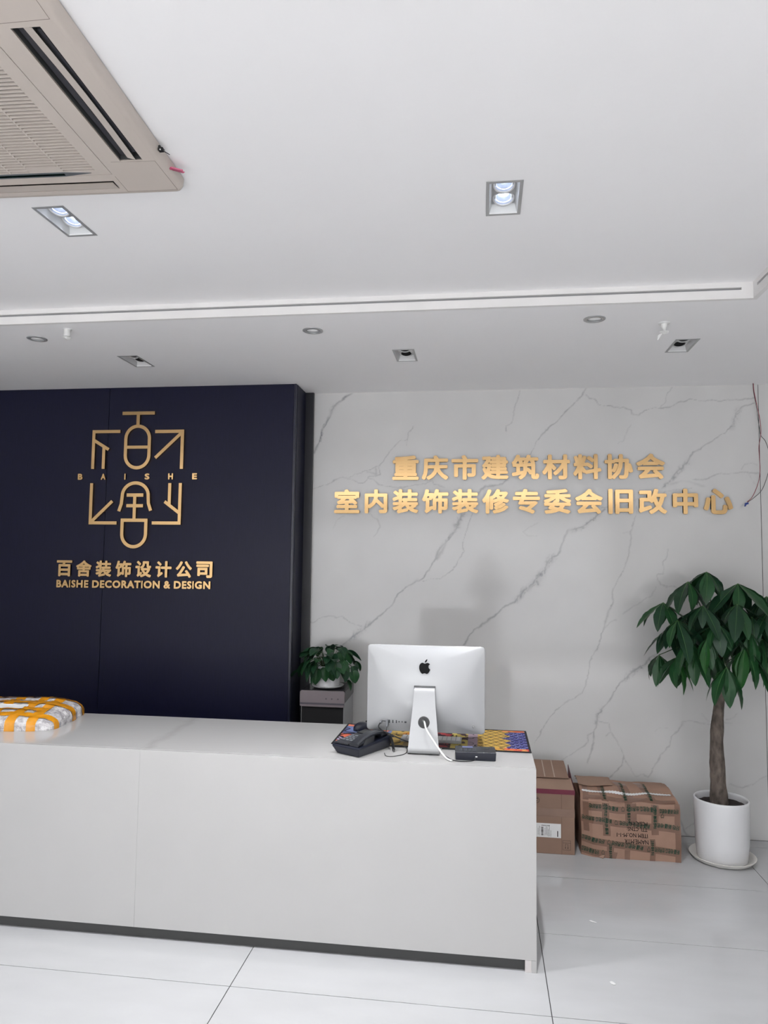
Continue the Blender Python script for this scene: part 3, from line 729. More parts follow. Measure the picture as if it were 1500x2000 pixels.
def parcel_pt(s, q, off=0):
    """s: -1..1 left to right, q: -1..1 front to back, over the top of the parcel"""
    x = HXP*sin(pi/2*s); y = HYP*sin(pi/2*q); f = max(0, cos(pi/2*s))**.42*max(0, cos(pi/2*q))**.42
    waist = math.exp(-((y+.045)/.018)**2)+.8*math.exp(-((y-.095)/.018)**2)
    z = HZP*f*(1-.13*waist)*(1+.5*y); x *= 1-.045*waist; corner = (abs(x)/HXP)**4*(abs(y)/HYP)**4; x *= 1-.10*corner; y *= 1-.10*corner
    n = Vector((sin(pi/2*s)**5, sin(pi/2*q)**5, f*.9+.02)).normalized()
    nv = Vector((x*4, y*4, z*4)); d = .007*noise.noise(nv*2.6)+.004*noise.noise(nv*8)
    v = Vector((x, y, z))+n*(d*min(1, z*40)+off); v.z = max(.0006, v.z); return v
def parcel_patch(a0, a1, b0, b1, na, nb, off, skew=0):
    bm = bmesh.new(); G = [[bm.verts.new(parcel_pt(max(-1, min(1, a0+(a1-a0)*i/na+skew*(2*j/nb-1))), max(-1, min(1, b0+(b1-b0)*j/nb)), off)) for i in range(na+1)] for j in range(nb+1)]
    for j in range(nb):
        for i in range(na): bm.faces.new([G[j][i], G[j][i+1], G[j+1][i+1], G[j+1][i]])
    return bm
obj('wrapping', parcel_patch(-1, 1, -1, 1, 110, 90, 0), M_bub, pc, smooth=True)
sx_ = lambda x: math.asin(x/HXP)/(pi/2); sy_ = lambda y: math.asin(y/HYP)/(pi/2)
for k_, (x0_, x1_, sk) in enumerate(((.092, .140, .02), (.180, .228, -.02), (-.03, .02, 0), (-.20, -.15, .03))):
    obj('tape_strip', parcel_patch(sx_(x0_), sx_(x1_), -1, 1, 8, 80, .0022+.0004*k_, sk), M_otape, pc, smooth=True)
for k_, (y0_, y1_, sk) in enumerate(((-.195, -.155, .0), (-.01, .04, 0), (.135, .185, 0), (-.12, -.075, 0))):
    obj('tape_strip', parcel_patch(-1, 1 if k_ < 3 else .45, sy_(y0_), sy_(y1_), 90, 8, .0040+.0004*k_, sk), M_otape, pc, smooth=True)
obj('address_label', parcel_patch(-.08, .22, -.30, -.08, 10, 10, .0062), M_paper, pc, smooth=True)

# ------------------------------------------------------------ printed desk mat
def mat_colors(X, Y):
    W_, H_ = .895, .398
    x = X/W_; y = Y/H_; n1_ = vnoise(X, Y, 14, 21); n2_ = vnoise(X, Y, 40, 22); n3_ = vnoise(X, Y, 90, 23)
    c = lambda *a: np.array(s2l(a)); out = np.zeros(X.shape+(3,))
    def put(mask, col): out[mask] = col
    put(np.ones_like(X, bool), c(196, 160, 78))
    # left: flowing blue, pink and orange bands
    u = y*7+1.6*np.sin(x*9)+.9*n1_; k = np.floor(u*1.0).astype(int) % 5
    for i, q in enumerate((c(120, 135, 185), c(232, 130, 98), c(178, 160, 190), c(226, 112, 84), c(90, 96, 140))): put((x < .27) & (k == i), q)
    put((x < .27) & (np.abs(u-np.round(u)) < .07), c(30, 28, 48))
    # middle left: sand with black twigs and orange patches
    m = (x >= .27) & (x < .50); put(m, c(206, 172, 92)); put(m & (n1_ > .35), c(222, 150, 70)); put(m & (np.abs(vnoise(X, Y, 26, 31)) < .075), c(24, 20, 24)); put(m & (y < .3) & (x > .36), c(160, 138, 96))
    # middle: dark plum with petals
    m = (x >= .50) & (x < .60); put(m, c(66, 26, 42)); put(m & (n2_ > .25), c(176, 62, 66)); put(m & (np.abs(n1_) < .08), c(20, 14, 24))
    m = (x >= .60) & (x < .705); put(m, c(204, 182, 96)); put(m & (np.abs(vnoise(X, Y, 34, 33)) < .12), c(22, 20, 24)); put(m & (n2_ > .5), c(60, 30, 50))
    m = (x >= .685) & (x < .735); put(m, c(172, 150, 165)); put(m & (np.abs(vnoise(X, Y, 30, 34)) < .12), c(34, 24, 44))
    # golden scales
    s = .048; yy = Y/(s*.62); row = np.floor(yy); xx = X/s+.5*(row % 2); fx = xx-np.floor(xx)-.5; fy = yy-row
    edge = np.abs(fy-(.95-3.2*fx*fx*1.0))
    m = (x >= .735) & (x < .895+.02*n1_+.02*np.sin(y*30)); put(m, c(222, 178, 74)); put(m & (fy < .4), c(232, 196, 110)); put(m & (edge < .15), c(46, 28, 20))
    put((x >= .72) & (x < .895) & (y < .13), c(226, 170, 76)); put((x >= .76) & (x < .90) & (y < .13) & (np.abs(np.sin(x*60+y*20)) < .25), c(50, 24, 22))
    # right: indigo waves with pale dots
    mb = x >= .895+.02*n1_+.02*np.sin(y*30)
    put(mb, c(66, 70, 146)); s = .040; yy = Y/(s*.6); row = np.floor(yy); xx = X/s+.5*(row % 2); fx = xx-np.floor(xx)-.5; fy = yy-row
    r_ = np.hypot(fx, (fy-.1)*.6); put(mb & (np.abs(r_-.46) < .06), c(26, 24, 70)); put(mb & (np.abs(r_-.30) < .05) & (n3_ > -.1), c(168, 172, 224)); put(mb & (r_ < .1), c(150, 150, 200))
    mr = (x > .87) & ((y > .90+.02*n1_) | (y < .12+.03*n1_)); put(mr, c(238, 116, 74)); put(mr & (n2_ > .1), c(240, 160, 92)); put(mr & (n3_ > .45), c(200, 40, 60))
    # stitched black border
    bd = (x < .011) | (x > .989) | (y < .025) | (y > .975); put(bd, c(14, 13, 18))
    return out*.80
MX0, MX1, MY0, MY1 = -.680, .214, 3.306, 3.7185
nx, ny = 360, 165; xs = np.linspace(0, MX1-MX0, nx); ys = np.linspace(0, MY1-MY0, ny); Xg, Yg = np.meshgrid(xs, ys)
col = mat_colors(Xg, Yg*.398/(MY1-MY0)); col = np.concatenate([col, np.ones(col.shape[:2]+(1,))], -1).reshape(-1, 4)
dm = thing('desk_mat', 'large desk mat with a colourful wave and golden scale print and black edge', 'desk mat', (MX0, MY0, CZ))
link('printed_cloth', grid_mesh('printed_cloth', Xg.ravel(), Yg.ravel(), np.full(Xg.size, .0042), nx, ny, col), mat('printed_cloth', (128, 128, 128), .8, attr='print'), dm)
o = obj('rubber_base', BX(0, MX1-MX0, 0, MY1-MY0, .0003, .0038), M_blackm, dm)
bm = bmesh.new(); tube(bm, [(0, 0, .0025), (MX1-MX0, 0, .0025), (MX1-MX0, MY1-MY0, .0025), (0, MY1-MY0, .0025), (0, 0, .0025)], .0024, 6, smooth=False); obj('stitched_edge', bm, M_blackm, dm)

# ------------------------------------------------------------ all-in-one computer seen from behind
pcx = -.2515
im = thing('desktop_computer', 'silver all-in-one computer seen from behind on the counter', 'computer', (pcx, 3.25, CZ))
W_, H_, zc_ = .527, .382, 1.060-CZ
bm = bmesh.new(); ringsd = [(1.0, .040), (1.0, .036)]+[(s_, .035-.046*(1-s_**2.6)**1.15) for s_ in (.995, .985, .97, .95, .92, .88, .83, .77, .70, .62, .53, .43, .32, .2, .1)]
rr_ = []
for s, yy in ringsd:
    rr_.append([bm.verts.new((x, yy, z+zc_)) for x, z in rrect(W_*s, H_*s, min(H_*s/2-.0005, .016+(1-s)*.34), 6)])
for a, b in zip(rr_, rr_[1:]):
    for i in range(len(a)): bm.faces.new([a[i], a[(i+1) % len(a)], b[(i+1) % len(a)], b[i]])
bm.faces.new(rr_[-1]); bm.faces.new(rr_[0][::-1])
sh = obj('back_shell', bm, M_alu, im, smooth=True)
for p in sh.data.polygons:
    if len(p.vertices) > 4: p.use_smooth = False
obj('screen', BX(-W_/2+.004, W_/2-.004, .0402, .0415, zc_-H_/2+.06, zc_+H_/2-.004), M_black, im)
def back_y(x, z):
    """y of the shell surface at local x, z"""
    u = max(abs(x)/(W_/2), abs(z-zc_)/(H_/2)); 
    for (s0, y0_), (s1, y1_) in zip(ringsd[1:], ringsd[2:]):
        if s1 <= u <= s0: return y0_+(y1_-y0_)*(s0-u)/(s0-s1)
    return -.011
# stand: tapered neck bent into a foot
bm = bmesh.new(); prof = [(-.012, 1.074, .0450), (-.020, 1.0705, .0450), (-.0255, 1.062, .0455), (-.030, 1.048, .0462), (-.0375, 1.00, .0495), (-.048, .93, .0560), (-.0585, .86, .0630), (-.064, .823, .0665), (-.0655, .812, .0675), (-.0625, .802, .0685), (-.055, .7965, .0695), (-.045, .7945, .070), (.02, .7942, .072), (.047, .7942, .074)]
th = .0055; prevs = None
def nrm2(i):
    a = prof[max(0, i-1)]; b = prof[min(len(prof)-1, i+1)]; t = Vector((b[0]-a[0], b[1]-a[1])).normalized(); return Vector((-t.y, t.x))
# circular cable opening at z=.929: cut by building the neck as a grid with a ring of quads
rows_ = []
for i, (y, z, hw) in enumerate(prof):
    n_ = nrm2(i); rows_.append((y, z-CZ, hw, n_))
def neck_section(bm, ia, ib):
    for i in range(ia, ib):
        q = []
        for r in (rows_[i], rows_[i+1]):
            y, z, hw, n_ = r; q.append([bm.verts.new(p) for p in ((-hw, y, z), (hw, y, z), (hw, y+n_.x*th, z+n_.y*th), (-hw, y+n_.x*th, z+n_.y*th))])
        for k_ in range(4): bm.faces.new([q[0][k_], q[0][(k_+1) % 4], q[1][(k_+1) % 4], q[1][k_]])
        if i == 0: bm.faces.new(q[0])
        if i+1 == len(rows_)-1: bm.faces.new(q[1][::-1])
neck_section(bm, 0, 4)
# section rows 4..6 holds the hole
y4, z4, h4, n4 = rows_[4]; y6, z6, h6, n6 = rows_[6]; hz, hr = .929-CZ, .0255; NH = 32
def onneck(x, z, back): 
    t = (z4-z)/(z4-z6); y = y4+(y6-y4)*t; n_ = n4; return (x, y+(n_.x*th if back else 0), z+(n_.y*th if back else 0))
def border(a):
    c, s = cos(a), sin(a); best = 1e9
    for (zz, sg) in ((z4, 1), (z6, -1)):
        if s*sg > 1e-6: best = min(best, (zz-hz)/s)
    # sloping sides: |x| = h4+(h6-h4)*(z4-z)/(z4-z6)
    kk = (h6-h4)/(z4-z6)
    if abs(c) > 1e-6: 
        tt = (h4+kk*(z4-hz))/(abs(c)+kk*s)
        if tt > 0: best = min(best, tt)
    return best*c, hz+best*s
ang = sorted(set([2*pi*i/NH for i in range(NH)]+[math.atan2(z4-hz, h4) % (2*pi), math.atan2(z4-hz, -h4) % (2*pi), math.atan2(z6-hz, h6) % (2*pi), math.atan2(z6-hz, -h6) % (2*pi)]))
fo, fi, bo, bi = [], [], [], []
for a in ang:
    bx_, bz_ = border(a)
    for lst, back, (x_, z_) in ((fo, 0, (bx_, bz_)), (fi, 0, (hr*cos(a), hz+hr*sin(a))), (bo, 1, (bx_, bz_)), (bi, 1, (hr*cos(a), hz+hr*sin(a)))): lst.append(bm.verts.new(onneck(x_, z_, back)))
n = len(ang)
for i in range(n):
    j = (i+1) % n
    for f in ((fo[i], fo[j], fi[j], fi[i]), (bo[i], bi[i], bi[j], bo[j]), (fi[i], fi[j], bi[j], bi[i]), (fo[i], bo[i], bo[j], fo[j])): bm.faces.new(f)
neck_section(bm, 6, len(rows_)-1)
o = obj('stand', bm, M_alu, im); o.data.shade_smooth()
o.modifiers.new('weld', 'WELD').merge_threshold = .0004
es = o.modifiers.new('split', 'EDGE_SPLIT'); es.split_angle = rad(50)
bm = bmesh.new(); box(bm, -.047, .047, -.0165, .0, 1.0765-CZ, 1.0785-CZ); box(bm, -.047, -.0458, -.0165, -.006, 1.066-CZ, 1.0785-CZ); box(bm, .0458, .047, -.0165, -.006, 1.066-CZ, 1.0785-CZ)
obj('hinge_gap', bm, M_black, im)
# rear emblem
body = [(0, .27), (.06, .285), (.14, .32), (.22, .33), (.31, .30), (.385, .235), (.33, .19), (.285, .12), (.275, .03), (.30, -.05), (.35, -.11), (.41, -.15), (.38, -.24), (.33, -.33), (.26, -.42), (.19, -.47), (.11, -.465), (.03, -.435), (-.04, -.435), (-.12, -.465), (-.19, -.47), (-.27, -.41), (-.34, -.30), (-.39, -.17), (-.41, -.02), (-.395, .12), (-.34, .235), (-.25, .31), (-.15, .33), (-.07, .30)]
leaf = [(.01, .36), (.02, .45), (.08, .54), (.18, .60), (.185, .52), (.14, .42), (.07, .37)]
def smooth2(P, k=4):
    n = len(P); out = []
    for i in range(n):
        a, b, c, d = [Vector(P[(i+q) % n]) for q in (-1, 0, 1, 2)]
        for j in range(k):
            t = j/k; out.append(tuple(.5*((2*b)+(c-a)*t+(2*a-5*b+4*c-d)*t*t+(3*b-a-3*c+d)*t**3)))
    return out
bm = bmesh.new(); k_ = .0595; lz = 1.160-CZ
prism(bm, [(x*k_-.001, lz+z*k_) for x, z in smooth2(body, 3)], -.0118, -.0085); prism(bm, [(x*k_-.001, lz+z*k_) for x, z in smooth2(leaf, 3)], -.0118, -.0085)
obj('rear_logo', bm, mat('logo_black', (9, 9, 10), .55, spec=.15), im)
# ports along the lower left
for k2, (x, w2, h2) in enumerate([(-.410+.2515, .004, .013), (-.3945+.2515, .004, .013), (-.379+.2515, .004, .013), (-.3665+.2515, .005, .005), (-.353+.2515, .005, .005), (-.338+.2515, .009, .009), (-.432+.2515, .024, .0018)]):
    z = .9145-CZ; y = back_y(x, z); obj('port', BX(x-w2/2, x+w2/2, y-.0012, y+.006, z-h2/2, z+h2/2), M_dk, im)
x, z = -.038+.2515, .903-CZ; bm = bmesh.new(); lathe(bm, [(.0055, 0), (.0055, .0012), (0, .0012)], 20)
obj('power_button', bm, M_alu, im, (x, back_y(x, z)+.0005, z), (rad(90), 0, 0), smooth=True)
# plugs
for (x, z, w2, h2) in ((-.4470+.2515, .912-CZ, .010, .012), (-.4195+.2515, .908-CZ, .011, .028)):
    y = back_y(x, z); o = obj('plug', BX(x-w2/2, x+w2/2, y-.022, y+.003, z-h2/2, z+h2/2), mat('grey_plug', (112, 114, 118), .4), im); bev(o, .003, 2)
# cables belonging to the computer
def wire(name, label, P, r, m, parent=None):
    bm = bmesh.new(); tube(bm, P, r, 8); o = obj(name, bm, m, parent, smooth=True)
    if not parent: setp(o, label, 'cable')
    return o
M_wcab = mat('white_cable', (232, 232, 230), .35); M_bcab = mat('black_cable', (24, 25, 28), .4)
wire('power_cable', 'white power cable running from the hole in the computer stand to the counter', [(-.258, 3.245, .930), (-.248, 3.205, .926), (-.238, 3.175, .905), (-.205, 3.155, .862), (-.172, 3.140, .822), (-.150, 3.132, .8005), (-.138, 3.118, .7975), (-.125, 3.105, .7975)], .0042, M_wcab)
wire('display_cable', 'thick black cable plugged into the back of the computer, left side', [(-.447, 3.250, .912), (-.452, 3.228, .905), (-.452, 3.222, .896), (-.435, 3.225, .882), (-.400, 3.230, .866), (-.360, 3.235, .848), (-.330, 3.245, .835), (-.300, 3.27, .822), (-.275, 3.30, .812), (-.250, 3.34, .808)], .0028, M_bcab)
wire('usb_cable', 'thin black cable from the second plug of the computer, looping on the mat', [(-.4195, 3.250, .897), (-.4195, 3.236, .885), (-.418, 3.238, .868), (-.405, 3.26, .845), (-.395, 3.29, .818), (-.415, 3.345, .8025), (-.455, 3.36, .8015), (-.470, 3.33, .803), (-.440, 3.315, .805), (-.39, 3.33, .804), (-.37, 3.36, .803)], .0016, M_bcab)
wire('loose_cable', 'thin black cable curling from the phone past the computer foot', [(-.392, 3.30, .804), (-.360, 3.295, .803), (-.340, 3.285, .800), (-.326, 3.245, .796), (-.335, 3.18, .7955), (-.372, 3.14, .7955), (-.405, 3.135, .7960), (-.418, 3.165, .800)], .0015, M_bcab)
wire('clock_lead', 'black lead along the counter from the computer foot to the attendance terminal', [(-.170, 3.215, .7965), (-.150, 3.170, .7965), (-.128, 3.128, .7965), (-.10, 3.108, .7965), (-.06, 3.112, .7965), (-.032, 3.120, .800), (-.030, 3.128, .8085)], .0018, M_bcab)

# ------------------------------------------------------------ keyboard and mouse on the mat
kb = thing('keyboard', 'slim silver keyboard on the desk mat behind the computer', 'keyboard', (-.235, 3.452, CZ+.0068))
bm = bmesh.new(); box(bm, -.140, .140, -.057, .057, -.002, .0035)
for v in bm.verts:
    if v.co.y > 0 : v.co.z += -.0
    else: v.co.z += .007 if v.co.z > 0 else .0
o = obj('keyboard_body', bm, M_alu, kb); bev(o, .0012, 2)
kc = BX(-.0085, .0085, -.0075, .0075, 0, .002); kme = bpy.data.meshes.new('key'); kc.to_mesh(kme); kc.free(); kme.materials.append(M_white)
for r in range(5):
    for c in range(13):
        k3 = bpy.data.objects.new('key', kme); C.objects.link(k3); k3.parent = kb; y = -.042+r*.0195; k3.location = (-.125+c*.0208, y, .0035+.007*(.057-y)/.114); k3.rotation_euler = (rad(-3.5), 0, 0)
obj('battery_tube', BX(-.135, .135, -.0585, -.047, -.002, .006), M_greymetal, kb)
ms = thing('computer_mouse', 'black computer mouse on the left of the desk mat', 'mouse', (-.585, 3.60, CZ+.0050), (0, 0, rad(-35)))
bm = bmesh.new(); bmesh.ops.create_uvsphere(bm, u_segments=28, v_segments=16, radius=1)
for v in bm.verts:
    v.co = Vector((v.co.x*.034*(1-.10*v.co.y), v.co.y*.055, max(0, v.co.z)**.8*.037*(1+.15*-v.co.y)))
obj('mouse_shell', bm, M_navy, ms, smooth=True)
bm = bmesh.new(); bmesh.ops.create_cone(bm, cap_ends=True, segments=16, radius1=.008, radius2=.008, depth=.006); obj('scroll_wheel', bm, M_blackm, ms, (0, .030, .031), (0, rad(90), 0))
wire('mouse_cable', 'thin black mouse cable looping on the left of the desk mat', [(-.600, 3.545, .806), (-.585, 3.50, .8), (-.57, 3.44, .8), (-.565, 3.39, .8), (-.60, 3.36, .8), (-.655, 3.385, .8), (-.672, 3.44, .8), (-.650, 3.49, .8), (-.60, 3.50, .801), (-.55, 3.45, .801), (-.50, 3.43, .801), (-.47, 3.40, .801)], .0016, M_bcab)

# ------------------------------------------------------------ desk phone
ph = thing('desk_phone', 'black corded desk phone with its handset on, left of the computer', 'telephone', (-.515, 3.088, CZ), (0, 0, rad(-27)))
# local: x from 0 to -.135 (towards the far left), y from 0 (nearest corner) to .235
bm = bmesh.new()
lo = [(-.128, .012), (-.006, .004), (-.004, .235), (-.128, .235)]; hi = [(-.146, -.004), (.004, -.004), (.006, .245), (-.146, .245)]
L0 = [bm.verts.new((x, y, .001)) for x, y in lo]; L1 = [bm.verts.new((x, y, z)) for (x, y), z in zip(hi, (.034, .034, .046, .046))]; L2 = [bm.verts.new((x, y, z)) for (x, y), z in zip([(-.144, 0), (.002, 0), (.002, .24), (-.144, .24)], (.042, .042, .056, .056))]
for a, b in ((L0, L1), (L1, L2)):
    for i in range(4): bm.faces.new([a[i], a[(i+1) % 4], b[(i+1) % 4], b[i]])
bm.faces.new(L0[::-1]); bm.faces.new(L2)
o = obj('phone_base', bm, M_navy, ph); bev(o, .003, 2)
bm = bmesh.new(); vts = [(-.140, .004, .0435), (-.062, .004, .0435), (-.062, .232, .0568), (-.140, .232, .0568)]
A = [bm.verts.new(p) for p in vts]; B = [bm.verts.new((p[0], p[1]-.001, p[2]+.006)) for p in vts]
for i in range(4): bm.faces.new([A[i], A[(i+1) % 4], B[(i+1) % 4], B[i]])
bm.faces.new(B); bm.faces.new(A[::-1]); o = obj('keypad_plate', bm, M_dk, ph); bev(o, .0015, 2)
bc = BX(-.007, .007, -.005, .005, 0, .003); bme = bpy.data.meshes.new('key'); bc.to_mesh(bme); bc.free(); bme.materials.append(mat('phone_key', (120, 124, 130), .4))
for r in range(4):
    for c in range(3):
        k3 = bpy.data.objects.new('key', bme); C.objects.link(k3); k3.parent = ph; y = .05+r*.022; k3.location = (-.122+c*.021, y, .0494+.058*y); k3.rotation_euler = (rad(3.3), 0, 0)
obj('display', BX(-.132, -.070, .160, .205, .0575, .0622), M_black, ph)
bm = bmesh.new(); prev = None; NH2 = 26
for i in range(NH2+1):
    t = i/NH2; y = .002+.222*t; bow = sin(pi*t); z = .058+.055*y+.020*bow**.8
    hgt = .013+.011*(abs(2*t-1)**3); wd_ = .023+.002*(abs(2*t-1)**2); zb = z-hgt+.014*0
    if t < .2 or t > .8: zb = .0435+.058*y
    r = [bm.verts.new((-.030+px*wd_, y, pz)) for px, pz in ((-.8, zb), (.8, zb), (1, zb+.35*(z-zb)), (.95, z-.004), (.6, z), (-.6, z), (-.95, z-.004), (-1, zb+.35*(z-zb)))]
    if prev: [bm.faces.new([prev[a], prev[(a+1) % 8], r[(a+1) % 8], r[a]]) for a in range(8)]
    else: bm.faces.new(r[::-1])
    prev = r
bm.faces.new(prev); obj('handset', bm, M_dk, ph, smooth=False).modifiers.new('split', 'EDGE_SPLIT').split_angle = rad(40)
bm = bmesh.new(); P = []
for i in range(0, 220):
    t = i/219; a = t*2*pi*22; P.append((.012+.050*t+.0055*cos(a), .215-.045*t+.0055*sin(a)*.4, .050-.042*t+.010*sin(t*pi)+.0055*sin(a)))
tube(bm, P, .0016, 5, smooth=False); obj('coiled_cord', bm, M_black, ph, smooth=True)

# ------------------------------------------------------------ attendance terminal
at = thing('attendance_terminal', 'black fingerprint attendance terminal lying at the front of the counter', 'attendance terminal', (-.029, 3.183, CZ), (0, 0, rad(2.5)))
bm = bmesh.new(); box(bm, -.086, .086, -.050, .050, .0008, .036)
for v in bm.verts:
    if v.co.z < .01: v.co.x *= .97; v.co.y *= .94
o = obj('terminal_case', bm, M_navy, at); bev(o, .003, 2)
o = obj('top_plate', BX(-.084, .084, -.048, .048, .0345, .0375), M_dk, at); bev(o, .0012, 1)
obj('lcd_window', BX(-.055, -.010, .020, .040, .0376, .0382), M_screen, at)
obj('fingerprint_window', BX(.030, .058, .008, .034, .0376, .0384), M_glassdk, at)
kk2 = BX(-.0065, .0065, -.004, .004, 0, .0018); kme2 = bpy.data.meshes.new('key'); kk2.to_mesh(kme2); kk2.free(); kme2.materials.append(mat('terminal_key', (74, 77, 84), .4))
for r in range(3):
    for c in range(4):
        k3 = bpy.data.objects.new('key', kme2); C.objects.link(k3); k3.parent = at; k3.location = (-.062+c*.019, -.030+r*.015, .0376)
obj('port_label', BX(-.001, .007, -.0512, -.0497, .016, .020), M_paper, at)

# ------------------------------------------------------------ water dispenser in the corner
wd = thing('water_dispenser', 'grey and black water dispenser in the corner under the pothos', 'water dispenser', (-.957, 4.50, 0))
M_mauve = mat('mauve_grey_plastic', (128, 118, 122), .35); M_side = mat('light_grey_side', (150, 151, 152), .5)
o = obj('cabinet', BX(-.134, .134, -.135, .165, .02, .795), M_side, wd); bev(o, .006, 2)
bm = bmesh.new(); prism(bm, [(-.137, .770), (-.137, .846), (.165, .850), (.165, .785)][::-1], -.137, .137)
for v in bm.verts: v.co = Vector((v.co.y, v.co.x, v.co.z))
o = obj('top_cover', bm, mat('black_top', (34, 32, 38), .25), wd); bev(o, .005, 2)
bm = bmesh.new(); prism(bm, rrect(.274, .095, .012, 5, 0, .798), -.154, -.138); o = obj('control_panel', bm, M_mauve, wd); bev(o, .002, 2)
obj('panel_stripe', BX(-.136, .136, -.1552, -.1535, .764, .775), mat('grey_stripe', (88, 84, 92), .3), wd)
for x in (.025, .060, .098): 
    bm = bmesh.new(); lathe(bm, [(.0045, 0), (.0045, .0015), (0, .0015)], 14); obj('indicator', bm, mat('indicator_grey', (84, 78, 84), .4), wd, (x, -.1538, .800), (rad(90), 0, 0))
o = obj('niche', BX(-.128, .128, -.139, -.133, .38, .748), M_blackm, wd)
o = obj('door', BX(-.132, .132, -.150, -.1355, .03, .375), M_mauve, wd); bev(o, .004, 2)

# ------------------------------------------------------------ leaves
random.seed(11)
def leaf_mesh(name, L_, W_, droop, fold, shape, nu=12, nv=6, wav=.0):
    """leaf along +x, drooping to -z; shape(t) gives half width 0..1"""
    bm = bmesh.new(); G = []
    for i in range(nu+1):
        t = i/nu; hw = W_/2*shape(t); x = L_*sin(droop*t)/droop if droop else L_*t; z = -L_*(1-cos(droop*t))/droop if droop else 0
        row = []
        for j in range(nv+1):
            s = 2*j/nv-1
            y = s*hw; zz = z+abs(s)*hw*fold+wav*sin(t*26)*abs(s)*hw
            row.append(bm.verts.new((x, y, zz)))
        G.append(row)
    for i in range(nu):
        for j in range(nv):
            bm.faces.new([G[i][j], G[i+1][j], G[i+1][j+1], G[i][j+1]])
            
    bmesh.ops.remove_doubles(bm, verts=bm.verts, dist=1e-5)
    me = bpy.data.meshes.new(name)
    a = None
    bm.to_mesh(me); bm.free()
    at_ = me.color_attributes.new('print', 'FLOAT_COLOR', 'POINT')
    me.shade_smooth(); return me
def leaf_mat(name, rgb, rib, rough=.38):
    m = mat(name, rgb, rough, var=.16, vscale=16, spec=.35)
    return m
palm = lambda t: (sin(pi*min(1, t**.80))**.75)*(.30+.70*min(1, t*1.9)) if 0 < t < 1 else 0
heart = lambda t: ((sin(pi*min(1, (t*.93+.07)))**.62)*(1.15-.55*t)) if t < 1 else 0
M_lf = [leaf_mat('leaf_deep_green', (26, 58, 38), 0), leaf_mat('leaf_green', (34, 74, 42), 0), leaf_mat('leaf_bright_green', (40, 88, 42), 0)]
M_rib = mat('leaf_rib', (88, 128, 72), .5)
M_stem = mat('green_stem', (54, 74, 44), .5)
def with_rib(name, *a, mats=None, ribw=.0011, **k):
    out = []
    base = leaf_mesh(name, *a, **k)
    bm = bmesh.new(); bm.from_mesh(base)
    L_, W_, droop = a[0], a[1], a[2]; pts = []
    for i in range(13):
        t = i/12*.96; x = L_*sin(droop*t)/droop; z = -L_*(1-cos(droop*t))/droop; pts.append((x, 0, z+.0006))
    n0 = len(bm.faces); tube(bm, pts, lambda t: ribw*(1-.7*t), 5, smooth=False, mi=1)
    bm.to_mesh(base); bm.free(); base.shade_smooth()
    for m in mats:
        me = base.copy(); me.materials.append(m); me.materials.append(M_rib); out.append(me)
    return out
LEAVES = {}
for vi, (l, wdt, dr, fo_) in enumerate(((.225, .078, .55, .20), (.20, .080, .95, .12), (.245, .078, .30, .25), (.17, .062, .7, .18))):
    LEAVES[vi] = with_rib('leaf', l, wdt, dr, fo_, palm, mats=M_lf, wav=.06)

# ------------------------------------------------------------ potted money tree
PX, PY = 1.325, 4.375
tr = thing('potted_tree', 'money tree with drooping palmate leaves in a tall white pot', 'plant', (PX, PY, 0))
bm = bmesh.new(); lathe(bm, [(.130, 0), (.145, .002), (.158, .010), (.172, .026), (.1735, .029), (.170, .030), (.155, .016), (.140, .010), (.120, .008), (0, .008)], 64)
obj('saucer', bm, M_cream, tr, smooth=True)
bm = bmesh.new(); lathe(bm, [(0, .009), (.128, .009), (.133, .014), (.1395, .10), (.1435, .26), (.1450, .322), (.1440, .331), (.1395, .334), (.134, .331), (.132, .322), (.1315, .27)], 64)
obj('pot', bm, M_porc, tr, smooth=True)
bm = bmesh.new(); lathe(bm, [(.1325, .296), (.12, .300), (.08, .303), (.03, .306), (0, .306)], 40)
for v in bm.verts: v.co.z += .005*noise.noise(v.co*30)
obj('soil', bm, M_soil, tr, smooth=True)
M_bark = mat('mottled_bark', (98, 88, 81), .85, var=.7, vscale=30, stretch=(1, 1, .45), bump=.9, bscale=60)
TP = [(-.010, 0, .29), (-.014, 0, .40), (-.017, 0, .52), (-.018, 0, .64), (-.010, 0, .76), (.002, 0, .88), (.006, .003, 1.0), (.004, .003, 1.08), (0, 0, 1.12)]
bm = bmesh.new(); tube(bm, TP, lambda t: (.047-.019*min(1, t*1.6)+.004*sin(t*31)*.4) if t < .9 else .026-.010*(t-.9)*10, 18, 8)
for v in bm.verts: v.co += (Vector((v.co.x, v.co.y, 0))).normalized()*.0025*noise.noise(v.co*28)
obj('trunk', bm, M_bark, tr, smooth=True)
